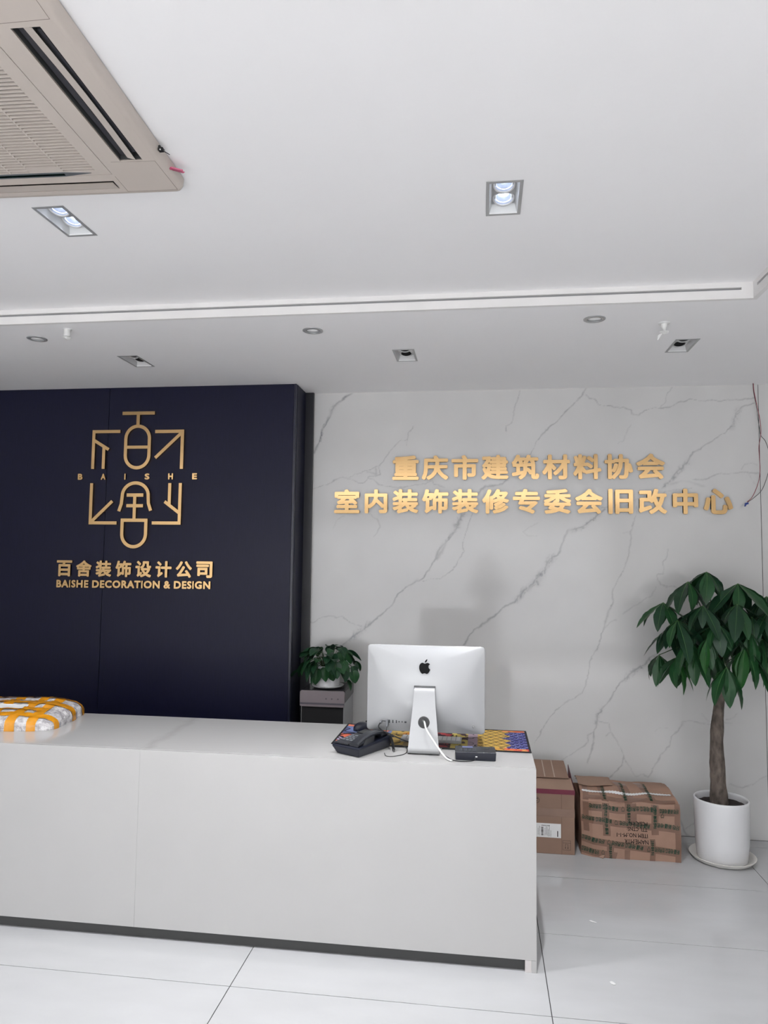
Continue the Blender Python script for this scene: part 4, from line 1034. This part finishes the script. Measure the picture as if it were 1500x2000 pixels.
# hubs measured in the picture plane of the trunk: (x, z, y offset towards the room)
def W2(u, v, Y):   # image point on the plane y=Y
    d = ((u-750)/1415.39)*r2-((v-1000)/1415.39)*u2+fw; return Vector((d.x/d.y*Y, Y, CAMH+d.z/d.y*Y))
hubs = [(1380, 1117, -.02, 1.0), (1344, 1136, -.12, .95), (1295, 1177, -.06, 1.0), (1441, 1140, -.05, 1.05), (1323, 1212, -.20, 1.05), (1373, 1183, -.22, .9), (1382, 1246, -.26, .75),
        (1490, 1248, -.14, 1.1), (1456, 1263, -.22, 1.15), (1419, 1303, -.26, .95), (1321, 1284, -.14, .9), (1357, 1268, -.17, .85), (1287, 1279, -.02, .8), (1425, 1208, -.16, .95),
        (1497, 1165, -.02, 1.1), (1468, 1205, -.12, 1.0), (1345, 1230, .02, .9), (1405, 1165, .08, 1.0), (1512, 1215, .04, 1.0), (1530, 1275, -.08, 1.0), (1395, 1255, .04, .9), (1440, 1235, .12, .9), (1310, 1225, .08, .9), (1370, 1210, .14, .95), (1400, 1218, -.24, .95), (1465, 1235, -.20, 1.0), (1350, 1195, -.02, .9), (1395, 1275, -.10, .9), (1345, 1250, -.20, .85), (1440, 1180, -.16, 1.0), (1500, 1195, -.14, 1.0)]
crown = Vector((0, 0, 1.13))
random.seed(4); NLv = 0
for hi_, (u, v, dy, sc) in enumerate(hubs):
    H = W2(u, v, PY+dy*.85)-Vector((PX, PY, 0))
    root = crown+Vector((random.uniform(-.02, .02), random.uniform(-.02, .02), random.uniform(-.10, 0)))
    mid = (root+H)/2+Vector((0, 0, .05))
    bm = bmesh.new(); tube(bm, [root, mid, H], .0028, 6, 8); obj('leaf_stalk', bm, M_stem, tr, smooth=True)
    az0 = random.uniform(0, 2*pi); n = 7 if sc > .8 else 6
    low = v > 1225
    for k in range(n):
        az = az0+2*pi*k/n+random.uniform(-.2, .2)
        # the far-side leaflets lie flatter, the near ones hang
        front = -sin(az)
        pitch = rad(random.uniform(22, 40)+(26 if low else 12)*(.5+.5*front)+(8 if low else 0))
        mi = 2 if (low and random.random() < .2) else (1 if (low or random.random() < .25) else 0)
        vi = random.choice((0, 0, 1, 2, 3))
        lf = bpy.data.objects.new('leaf', LEAVES[vi][mi]); C.objects.link(lf); lf.parent = tr
        lf.matrix_local = Matrix.Translation(H) @ Matrix.Rotation(az, 4, 'Z') @ Matrix.Rotation(pitch, 4, 'Y') @ Matrix.Rotation(random.uniform(-.3, .3), 4, 'X') @ Matrix.Scale(sc*random.uniform(.88, 1.14), 4)
        # keep leaves off the wall
        far = max((lf.matrix_local @ Vector(c)).y for c in lf.bound_box)
        if far+PY > YW-.01: lf.matrix_local = Matrix.Translation((0, YW-.012-PY-far, 0)) @ lf.matrix_local
        NLv += 1

# ------------------------------------------------------------ pothos on the dispenser
HX0, HY0, HZ0 = -.950, 4.475, .8512
po = thing('potted_pothos', 'bushy pothos in a white pot with saucer on the water dispenser', 'plant', (HX0, HY0, HZ0))
bm = bmesh.new(); lathe(bm, [(.075, 0), (.090, .003), (.099, .011), (.1005, .014), (.098, .0145), (.085, .008), (0, .007)], 48); obj('saucer', bm, M_white, po, smooth=True)
bm = bmesh.new(); lathe(bm, [(0, .008), (.070, .008), (.074, .014), (.0765, .06), (.0775, .115), (.081, .122), (.081, .132), (.078, .133), (.074, .128), (.073, .11)], 48); obj('pot', bm, M_porc, po, smooth=True)
bm = bmesh.new(); lathe(bm, [(.0735, .112), (.04, .117), (0, .118)], 24); obj('soil', bm, M_soil, po, smooth=True)
PL = [with_rib('leaf', l, wdt, dr, fo_, heart, mats=M_lf, ribw=.0008) for l, wdt, dr, fo_ in ((.100, .080, .6, .22), (.088, .072, 1.0, .15), (.110, .086, .35, .3))]
random.seed(21)
def pl_leaf(p, az, pitch, sc, mi):
    lf = bpy.data.objects.new('leaf', random.choice(PL)[mi]); C.objects.link(lf); lf.parent = po
    lf.matrix_local = Matrix.Translation(p) @ Matrix.Rotation(az, 4, 'Z') @ Matrix.Rotation(pitch, 4, 'Y') @ Matrix.Rotation(random.uniform(-.5, .5), 4, 'X') @ Matrix.Scale(sc, 4)
    M_ = po.matrix_world
    xs_ = [(lf.matrix_local @ Vector(c)) for c in lf.bound_box]
    fx = max(q.y for q in xs_)+HY0; 
    if fx > YW-.01: lf.matrix_local = Matrix.Translation((0, YW-.012-fx, 0)) @ lf.matrix_local
    xl_ = min(q.x for q in xs_)+HX0
    if xl_ < -1.172: lf.matrix_local = Matrix.Translation((-1.172-xl_, 0, 0)) @ lf.matrix_local
for k in range(64):
    az = random.uniform(0, 2*pi); el = random.random()
    if k < 8: az = random.uniform(-pi*.95, -pi*.05)
    R_ = .04+.135*(1-el)**.5*random.uniform(.75, 1.05); 
    p = Vector((R_*cos(az)*1.12, R_*sin(az)*.85, .13+.125*el**.8-.03*(R_/.17)**2))
    if cos(az) < -.3: p.x *= .86
    root = Vector((.03*cos(az), .03*sin(az), .115)); bm = bmesh.new(); tube(bm, [root, (root+p)/2+Vector((0, 0, .035)), p], .0014, 5, 5); obj('leaf_stalk', bm, M_stem, po, smooth=True)
    pl_leaf(p, az+random.uniform(-.5, .5), rad(random.uniform(-10, 55)+(25 if el < .4 else 0)), random.uniform(.70, .98), 0 if random.random() < .62 else 1)
for (dx, dz, pit) in ((-.052, .120, 78), (.040, .115, 80), (.000, .130, 70), (.150, .075, 70), (.165, .115, 55), (.125, .045, 60)):
    p = Vector((dx, -.085, dz)) if dx < .1 else Vector((dx, -.02, dz))
    bm = bmesh.new(); tube(bm, [(dx*.3, -.02, .12), (dx*.8, -.06, .155), p], .0014, 5, 5); obj('leaf_stalk', bm, M_stem, po, smooth=True)
    pl_leaf(p, rad(-90+dx*300) if dx < .1 else rad(-10), rad(pit), .9 if dx < .1 else .62, 1)

# ------------------------------------------------------------ cardboard boxes
M_card = mat('brown_cardboard', (142, 115, 99), .8, var=.05, vscale=9, bump=.1, bscale=40)
M_card2 = mat('brown_cardboard_light', (156, 128, 111), .8, var=.05, vscale=9)
M_card3 = mat('reddish_cardboard', (162, 129, 111), .75, var=.06, vscale=12, bump=.25, bscale=18)
M_ptape = mat('brown_tape', (128, 98, 83), .3, var=.08, vscale=20, bump=.2, bscale=30)
M_clear = mat('glossy_tape', (138, 111, 96), .15, var=.05, vscale=20, bump=.2, bscale=40)
M_maroon = mat('maroon_tape', (106, 18, 48), .35)
M_ink = mat('black_ink', (38, 28, 26), .7); M_green = mat('green_ink', (30, 66, 48), .55)
# left box
b1 = thing('cardboard_box', 'brown cardboard box with a maroon tape band, next to the counter', 'box', (.285, 4.46, 0))
bx0, bx1, by0, by1 = -.22, .231, -.170, .165
o = obj('box_body', BX(bx0, bx1, by0, by1, .0005, .350), M_card, b1); bev(o, .003, 2)
bm = bmesh.new()
vt = [(bx0, by0, .352), (bx1-.002, by0, .352), (bx1-.004, -.020, .377), (bx0, -.020, .377)]
A = [bm.verts.new(p) for p in vt]; B = [bm.verts.new((p[0], p[1], p[2]+.004)) for p in vt]
for i in range(4): bm.faces.new([A[i], A[(i+1) % 4], B[(i+1) % 4], B[i]])
bm.faces.new(B); bm.faces.new(A[::-1]); obj('flap', bm, M_card2, b1)
bm = bmesh.new()
vt = [(bx0, -.045, .382), (bx1-.018, -.045, .384), (bx1-.026, .150, .430), (bx0, .150, .432)]
A = [bm.verts.new(p) for p in vt]; B = [bm.verts.new((p[0], p[1], p[2]+.005)) for p in vt]
for i in range(4): bm.faces.new([A[i], A[(i+1) % 4], B[(i+1) % 4], B[i]])
bm.faces.new(B); bm.faces.new(A[::-1]); obj('flap', bm, M_card, b1)
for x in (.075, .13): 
    bm = bmesh.new(); vt = [(x, -.046, .3895), (x+.006, -.046, .3895), (x+.002, .150, .4355), (x-.003, .150, .4355)]; bm.faces.new([bm.verts.new(p) for p in vt]); obj('tape_glint_strip', bm, mat('tape_glint', (190, 172, 158), .2), b1)  # pale strips painted in as glints on the tape
bm = bmesh.new(); prism(bm, [(-.172, .325), (-.172, .3515), (-.060, .372), (.150, .414), (.168, .405), (.168, .33)][::-1], bx1+.0005, bx1+.002)
for v in bm.verts: v.co = Vector((v.co.y, v.co.x, v.co.z))
obj('maroon_tape', bm, M_maroon, b1)
obj('maroon_tape', BX(bx0, bx1+.001, by0-.0015, by0-.0002, .330, .356), M_maroon, b1)
obj('clear_tape', BX(bx0, bx1+.001, by0-.0012, by0-.0002, .205, .248), M_clear, b1)
obj('clear_tape', BX(bx1+.0002, bx1+.0012, by0, by1, .205, .248), M_ptape, b1)
obj('panel_seam', BX(.158, .160, by0-.0006, by0-.0002, .001, .350), mat('seam_brown', (110, 84, 70), .8), b1)
lb = obj('shipping_label', BX(.005, .155, by0-.0018, by0-.0013, .090, .167), M_paper, b1)
bm = bmesh.new(); random.seed(8)
for i in range(26):
    x = .012+i*.0015; box(bm, .046+.0, .058, by0-.0023, by0-.0019, .1+i*.0018, .1+i*.0018+random.choice((.0006, .0012)))
for i in range(24): x = .048+i*.0019; box(bm, x, x+random.choice((.0007, .0013)), by0-.0023, by0-.0019, .152, .158)
for (x, a, b) in ((.066, .100, .140), (.072, .105, .150), (.078, .100, .148), (.084, .096, .135), (.090, .098, .150), (.098, .096, .128), (.036, .100, .150), (.028, .102, .140)):
    z = a
    while z < b: box(bm, x, x+.0022, by0-.0023, by0-.0019, z, z+.0018); z += .0018+random.choice((.0008, .0016))
box(bm, .134, .139, by0-.0023, by0-.0019, .096, .128)
obj('label_print', bm, M_ink, lb)
bm = bmesh.new(); yk = by0-.0006; ykb = by0-.0002
def fr(x0, x1, z0, z1, t=.0012):
    box(bm, x0, x1, yk, ykb, z0, z0+t); box(bm, x0, x1, yk, ykb, z1-t, z1); box(bm, x0, x0+t, yk, ykb, z0, z1); box(bm, x1-t, x1, yk, ykb, z0, z1)
fr(.164, .208, .026, .078); box(bm, .164, .208, yk, ykb, .064, .0652); box(bm, .178, .1795, yk, ykb, .036, .058); box(bm, .192, .1935, yk, ykb, .036, .058); box(bm, .1785, .193, yk, ykb, .0585, .0595)
for x in (.1787, .1927): prism(bm, [(x-.003, .040), (x+.003, .040), (x, .032)], yk, ykb)
obj('arrow_print', bm, M_ink, b1)
bm = bmesh.new(); stroke(bm, arc(.020, .292, .016, 0, 360, 24)[:-1], .002, yk, ykb, True); stroke(bm, arc(.022, .294, .007, 20, 300, 10), .003, yk, ykb); obj('round_print', bm, M_ink, b1)

# right box, wrapped in printed tape
b2 = thing('cardboard_box', 'battered cardboard box criss-crossed with green printed tape, lid bulging', 'box', (.815, 4.45, 0))
def b2pt(u, v, w_):
    """unit box -> battered box; u 0..1 left-right, v 0..1 front-back, w 0..1 up"""
    x = -.262+.524*u; y = -.168+.355*v; z = w_*.300
    if u < .12: y += .035*(1-u/.12)*(1-v)
    z *= 1+.04*u
    x += .003*sin(w_*5)
    d = .006
    return Vector((x+d*noise.noise(Vector((u*3, v*3, w_*3))), y+d*noise.noise(Vector((u*3+9, v*3, w_*3))), max(.0008, z+.010*noise.noise(Vector((u*4, v*3+7, w_*2)))*w_)))
def b2top(u, v):
    """lid surface bulging up towards the back"""
    p = b2pt(u, v, 1); f = min(1, v*2.2)
    p.z += .045*(f**.8)-.006*u*f*2+.003*noise.noise(Vector((u*9, v*9, 2)))
    if v > .8: p.z -= .02*(v-.8)/.2
    p.x += .020*(u-.5)*-f; return p
bm = bmesh.new(); NU, NW = 28, 16
def patch(fn, na, nb):
    G = [[bm.verts.new(fn(i/na, j/nb)) for i in range(na+1)] for j in range(nb+1)]
    for j in range(nb):
        for i in range(na): bm.faces.new([G[j][i], G[j][i+1], G[j+1][i+1], G[j+1][i]])
patch(lambda a, b: b2pt(a, 0, b), NU, NW); patch(lambda a, b: b2pt(a, 1, b), NU, NW); patch(lambda a, b: b2pt(0, a, b), NU, NW); patch(lambda a, b: b2pt(1, a, b), NU, NW)
patch(lambda a, b: b2top(a, b), NU, 20); patch(lambda a, b: b2pt(a, b, 0), NU, 8)
bmesh.ops.remove_doubles(bm, verts=bm.verts, dist=.0012)
obj('box_body', bm, M_card3, b2, smooth=False)
def FP(u, w_, off=.0012):    # point on the front face
    p = b2pt(u, 0, w_); return Vector((p.x, p.y-off, p.z))
def TPt(u, v, off=.0012):
    p = b2top(u, v); return p+Vector((0, -off*.5, off))
def strip(P0, P1, wid_, fn, m, off=.0012, n=16, name='tape_strip'):
    bm = bmesh.new(); a = Vector(P0); b = Vector(P1); d = (b-a).normalized(); nn = Vector((-d.y, d.x))*wid_/2; nn2 = nn
    G = []
    for i in range(n+1):
        c = a+(b-a)*i/n; G.append([bm.verts.new(fn(max(0, min(1, (c+nn*s).x)), max(0, min(1, (c+nn*s).y)), off)) for s in (-1, 0, 1)])
    for i in range(n):
        for j in range(2): bm.faces.new([G[i][j], G[i+1][j], G[i+1][j+1], G[i][j+1]])
    return obj(name, bm, m, b2)
def fold_fn(u, q, off):      # q<=1 front face (height), q>1 lid (depth)
    return FP(u, q, off) if q <= 1 else TPt(u, (q-1)*.8, off)
def strip2(u, w0, wid_, m, off, name='tape_strip', q1=1.9, lean=.0):
    bm = bmesh.new(); G = []; n = 26
    for i in range(n+1):
        q = w0+(q1-w0)*i/n; G.append([bm.verts.new(fold_fn(u+s*wid_/2-lean*max(0, q-1), q, off)) for s in (-1, 0, 1)])
    for i in range(n):
        for j in range(2): bm.faces.new([G[i][j], G[i+1][j], G[i+1][j+1], G[i][j+1]])
    return obj(name, bm, m, b2)
for i, (u, w0, q1, ln) in enumerate(((.25, .40, 1.9, .03), (.49, .60, 1.9, .06), (.755, .45, 1.9, .10), (.295, .0, .27, 0), (.05, .45, 1.8, -.02), (.54, .65, 1.7, .06), (.98, .0, 1.0, 0), (.47, .0, .17, 0), (.72, .0, .38, 0))):
    strip2(u, w0, .075 if i < 4 else .055, M_ptape, .0011+.00015*i, q1=q1, lean=ln)
rows2 = [(.04, .90, 1, .85), (.0, .68, 1, .56), (.0, .31, 1, .155), (.0, .11, .36, .05)]
for i, (u0, w0, u1, w1) in enumerate(rows2): strip((u0, w0), (u1, w1), .125, FP, M_ptape, .0022+.0002*i)
strip((0.03, .10), (.97, .02), .10, TPt, M_ptape, .002)
def tape_text(P0, P1, hgt, fn, off, s='新疆·哈密瓜·世界好吃', flip=True):
    """upside-down printed tape lettering mapped on the box surface"""
    V, F = glyph(s, .022, .004, 1, n=4); xs = [v[0] for v in V]; ys = [v[1] for v in V]; a0, a1, c0, c1 = min(xs), max(xs), min(ys), max(ys)
    A, B = Vector(P0), Vector(P1); d = B-A; nn = Vector((-d.y/ASP, d.x*ASP)).normalized(); W3 = []
    for x, y, z in V:
        t = (x-a0)/(a1-a0); s_ = (y-c0)/(c1-c0)-.5
        if flip: t = 1-t; s_ = -s_
        p = A+d*t; q = p+Vector((nn.x*s_*hgt/ASP2, nn.y*s_*hgt))
        W3.append(fn(max(0, min(1, q.x)), q.y, off+(.0002 if z > 0 else 0)))
    return W3, F
ASP, ASP2 = 1.0, 1.75
TV, TF = [], []
def addtext(*a, **k):
    W3, F = tape_text(*a, **k); b0 = len(TV); TV.extend(W3); TF.extend([tuple(i+b0 for i in f) for f in F])
sph = {0: '新疆·哈密瓜·世界好吃', 1: '好吃·新疆·哈密瓜'}
for (u0, w0, u1, w1) in ((.08, .925, .38, .90), (.465, .90, .77, .895), (.80, .89, .99, .87), (.01, .705, .31, .67), (.39, .654, .70, .60), (.745, .63, .995, .585), (.0, .335, .23, .29), (.30, .286, .62, .214), (.735, .20, .99, .18), (.0, .126, .17, .093)):
    addtext((u0, w0), (u1, w1), .085, FP, .0032, sph[0] if u1-u0 > .25 else sph[1])
def vert_text(u, q0, q1, wid_, s):
    V, F = glyph(s, .022, .004, 1, n=4); xs = [v[0] for v in V]; ys = [v[1] for v in V]; a0, a1, c0, c1 = min(xs), max(xs), min(ys), max(ys); b0 = len(TV)
    for x, y, z in V:
        t = (x-a0)/(a1-a0); s_ = (y-c0)/(c1-c0)-.5; TV.append(fold_fn(u+s_*wid_, q0+(q1-q0)*t, .0034+(.0002 if z > 0 else 0)))
    TF.extend([tuple(i+b0 for i in f) for f in F])
for u, q0, q1 in ((.25, .43, .98), (.25, 1.05, 1.75), (.49, .65, .98), (.47, 1.05, 1.8), (.755, .56, .98), (.73, 1.05, 1.8), (.295, .0, .25), (.715, .10, .36)):
    vert_text(u, q0, q1, .034, sph[0] if q1-q0 > .5 else sph[1])
me = bpy.data.meshes.new('tape_print'); me.from_pydata(TV, [], TF); me.update(); o = link('tape_print', me, M_green, b2)
# upside-down stencil
TV, TF = [], []
for s, u0, u1, w_, h_ in (('NAME:MTR', .435, .675, .325, .062), ('ITEM NO.:M-1-1', .350, .675, .435, .058), ('TTL CTNS:', .460, .675, .545, .058), ('PCS/CTN', .49, .675, .650, .056)):
    V, F = glyph(s, .012, .004, 2, n=4); xs = [v[0] for v in V]; ys = [v[1] for v in V]; a0, a1, c0, c1 = min(xs), max(xs), min(ys), max(ys); b0 = len(TV)
    for x, y, z in V:
        t = 1-(x-a0)/(a1-a0); s_ = .5-(y-c0)/(c1-c0); TV.append(FP(u0+(u1-u0)*t, w_+s_*h_*1.25-.03*(t-.5)*(u1-u0), .0036+(.0002 if z > 0 else 0)))
    TF.extend([tuple(i+b0 for i in f) for f in F])
me = bpy.data.meshes.new('stencil_print'); me.from_pydata(TV, [], TF); me.update(); link('stencil_print', me, M_ink, b2)
# heart outline marks, white sealing strip, raised flap
for (u, w_) in ((.43, .90), (.355, .655), (.83, .80), (.275, .29), (.675, .20), (.215, .10), (.76, .72)):
    bm = bmesh.new(); hp = [(0, -.9), (.8, 0), (.75, .6), (.35, .75), (0, .4), (-.35, .75), (-.75, .6), (-.8, 0)]
    pts = [FP(u+x*.018, w_-z*.050, .003) for x, z in hp]
    stroke(bm, [(p.x, p.z) for p in pts], .0014, min(p.y for p in pts)-.0008, max(p.y for p in pts)-.0002, True)
    obj('heart_print', bm, M_green, b2)
bm = bmesh.new(); G = []
for i in range(61):
    u = .02+.95*i/60; v0 = .26+.012*sin(u*9); G.append([bm.verts.new(TPt(u, v0+(.012 if i % 2 else .0), .003)), bm.verts.new(TPt(u, v0-.045-(.012 if i % 2 else 0), .003))])
for a, b in zip(G, G[1:]): bm.faces.new([a[0], b[0], b[1], a[1]])
obj('sealing_strip', bm, M_paper, b2)
bm = bmesh.new(); G = []
for j in range(5):
    G.append([bm.verts.new(b2top(i/10*.38, .42+.56*j/4)+Vector((-.004, 0, .012+.004*j/4))) for i in range(11)])
for j in range(4):
    for i in range(10): bm.faces.new([G[j][i], G[j][i+1], G[j+1][i+1], G[j+1][i]])
g2 = bmesh.ops.extrude_face_region(bm, geom=bm.faces[:])
for v in g2['geom']:
    if isinstance(v, bmesh.types.BMVert): v.co.z -= .005
obj('raised_flap', bm, M_card2, b2)
bm = bmesh.new(); vt = [(-.205, -.150, .003), (-.150, -.185, .002), (-.140, -.176, .014), (-.165, -.155, .012)]; bm.faces.new([bm.verts.new(p) for p in vt]); g3 = bmesh.ops.extrude_face_region(bm, geom=bm.faces[:])
for v in g3['geom']:
    if isinstance(v, bmesh.types.BMVert): v.co.z += .003
obj('torn_flap', bm, M_card2, b2)

# ------------------------------------------------------------ paper scraps on the floor
for (x, y, a, lb) in ((.501, 3.522, -35, 'tiny white paper scrap on the floor, the one farther from the camera'), (.505, 3.032, -60, 'tiny white paper scrap on the floor, the one nearer the camera')):
    t = thing('paper_scrap', lb, 'paper scrap', (x, y, 0), (0, 0, rad(a)))
    bm = bmesh.new(); pts = [(-.018, -.004), (-.006, -.006), (.008, -.004), (.019, -.002), (.016, .004), (.002, .006), (-.012, .005)] if y > 3.3 else [(-.012, -.007), (.002, -.009), (.013, -.003), (.012, .005), (-.002, .008), (-.011, .004)]
    vv = [bm.verts.new((p[0], p[1], .0008+.002*abs(p[0])/.018)) for p in pts]; bm.faces.new(vv); g4 = bmesh.ops.extrude_face_region(bm, geom=bm.faces[:])
    for v in g4['geom']:
        if isinstance(v, bmesh.types.BMVert): v.co.z += .0008
    obj('scrap', bm, M_paper, t)

# ------------------------------------------------------------ the photographer, standing behind the camera (mirrored faintly in the marble)
pn = thing('person', 'person in a dark jacket holding up a phone, faint reflection in the marble', 'person', (.06, -.36, 0))
def skin_fig(name, J, E_, m, levels=2):
    me = bpy.data.meshes.new(name); me.from_pydata([j[0] for j in J], E_, []); me.update()
    o = bpy.data.objects.new(name, me); C.objects.link(o); o.parent = pn
    sk = o.modifiers.new('skin', 'SKIN'); sv = me.skin_vertices
    if not sv:
        bm = bmesh.new(); bm.from_mesh(me); bm.verts.layers.skin.verify(); bm.to_mesh(me); bm.free()
    for i, j in enumerate(J):
        r = j[1]; me.skin_vertices[0].data[i].radius = r if isinstance(r, tuple) else (r, r)
        me.skin_vertices[0].data[i].use_root = i == 0
    sk.use_smooth_shade = True
    ss = o.modifiers.new('subsurf', 'SUBSURF'); ss.levels = levels; ss.render_levels = levels
    me.materials.append(m); return o
M_skin = mat('skin', (196, 150, 128), .5); M_jkt = mat('dark_jacket', (44, 46, 54), .85); M_trs = mat('dark_trousers', (38, 38, 42), .85); M_hair = mat('black_hair', (20, 18, 18), .6)
body_j = [((0, 0, .95), (.155, .11)), ((0, 0, 1.10), (.15, .105)), ((0, 0, 1.26), (.175, .115)), ((0, .0, 1.39), (.165, .10)), ((0, .0, 1.455), (.065, .06)), ((0, .015, 1.51), (.055, .055)),
    ((.185, 0, 1.395), (.062, .062)), ((.275, .03, 1.17), (.052, .052)), ((.17, .22, 1.42), (.040, .040)), ((.115, .275, 1.52), (.030, .030)),
    ((-.185, 0, 1.395), (.062, .062)), ((-.275, .03, 1.17), (.052, .052)), ((-.19, .22, 1.42), (.040, .040)), ((-.155, .275, 1.52), (.030, .030))]
skin_fig('jacket', body_j, [(0, 1), (1, 2), (2, 3), (3, 4), (4, 5), (3, 6), (6, 7), (7, 8), (8, 9), (3, 10), (10, 11), (11, 12), (12, 13)], M_jkt)
skin_fig('trousers', [((0, 0, .97), (.15, .11)), ((0, 0, .90), (.15, .11)), ((.10, 0, .80), .085), ((.11, .015, .48), .060), ((.115, -.01, .10), .048), ((-.10, 0, .80), .085), ((-.11, .015, .48), .060), ((-.115, -.01, .10), .048)], [(0, 1), (1, 2), (2, 3), (3, 4), (1, 5), (5, 6), (6, 7)], M_trs)
for s in (-1, 1):
    o = skin_fig('shoe', [((.115*s, -.05, .045), (.042, .040)), ((.12*s, .05, .040), (.045, .036)), ((.125*s, .15, .030), (.040, .026))], [(0, 1), (1, 2)], M_black)
# head with brow, nose, lips and ears in one surface
bm = bmesh.new(); bmesh.ops.create_uvsphere(bm, u_segments=40, v_segments=32, radius=1)
for v in bm.verts:
    x, y, z = v.co; jaw = 1-.28*max(0, -z)**1.5
    p = Vector((x*.076*jaw, y*.096*(1-.12*max(0, -z)*(y < 0)), z*.118))
    if y > .2:
        nose = math.exp(-(x/.16)**2-((z+.12)/.20)**2); p.y += .020*nose
        p.y -= .008*(math.exp(-((abs(x)-.40)/.17)**2-((z-.06)/.13)**2)); p.y += .004*math.exp(-(x/.30)**2-((z+.47)/.07)**2); p.y += .005*math.exp(-(x/.35)**2-((z+.82)/.14)**2)
    ear = math.exp(-((abs(x)-.98)/.14)**2-((z+.02)/.22)**2-((y+.05)/.20)**2); p.x += .014*ear*(1 if x > 0 else -1)
    v.co = p
hd = obj('head', bm, M_skin, pn, (0, .03, 1.635), (rad(-4), 0, 0), smooth=True)
bm = bmesh.new(); bmesh.ops.create_uvsphere(bm, u_segments=32, v_segments=24, radius=1)
for v in bm.verts:
    x, y, z = v.co; v.co = Vector((x*.084, y*.102-.006, max(z, -.35 if y < 0 else .32+.25*y)*.126+.004))
obj('hair', bm, M_hair, hd, smooth=True)
for s in (-1, 1):
    bm = bmesh.new(); bmesh.ops.create_uvsphere(bm, u_segments=14, v_segments=10, radius=.0115); obj('eye', bm, M_white, hd, (.030*s, .078, .008), smooth=True)
    # hand: palm and five separate bent fingers closed on the phone
    hx = .115 if s > 0 else -.155; cxp = -.02
    base = Vector((hx, .278, 1.53)); ix = -s
    J = [((hx, .275, 1.515), .024), ((hx+ix*.018, .290, 1.555), (.030, .016)), ((hx+ix*.020, .300, 1.590), (.030, .014))]
    Ed = [(0, 1), (1, 2)]
    skin_fig('hand', J, Ed, M_skin)
    for f, (dx, ln) in enumerate(((-.024, .030), (-.008, .036), (.008, .034), (.022, .027))):
        b0 = Vector((hx+ix*.020+dx, .300, 1.588)); q = [(tuple(b0-Vector((0, .004, .012))), .0095), (tuple(b0+Vector((ix*.004, .014, ln*.8))), .0088), (tuple(b0+Vector((ix*.016, .016, ln*1.25))), .0082), (tuple(b0+Vector((ix*.030, .004, ln*1.35))), .0072)]
        skin_fig('finger', q, [(0, 1), (1, 2), (2, 3)], M_skin)
    skin_fig('thumb', [((hx+ix*.028, .286, 1.552), .012), ((hx+ix*.045, .270, 1.578), .0105), ((hx+ix*.052, .268, 1.604), .009)], [(0, 1), (1, 2)], M_skin)
po_ = thing('phone', 'phone held up by the person in the dark jacket', 'phone', (.045, -.056, 1.60))
o = obj('phone_body', BX(-.075, .075, -.008, 0, -.036, .036), M_black, po_); bev(o, .006, 3)
o = obj('phone_screen', BX(-.070, .070, -.0088, -.0081, -.032, .032), M_blackm, po_)
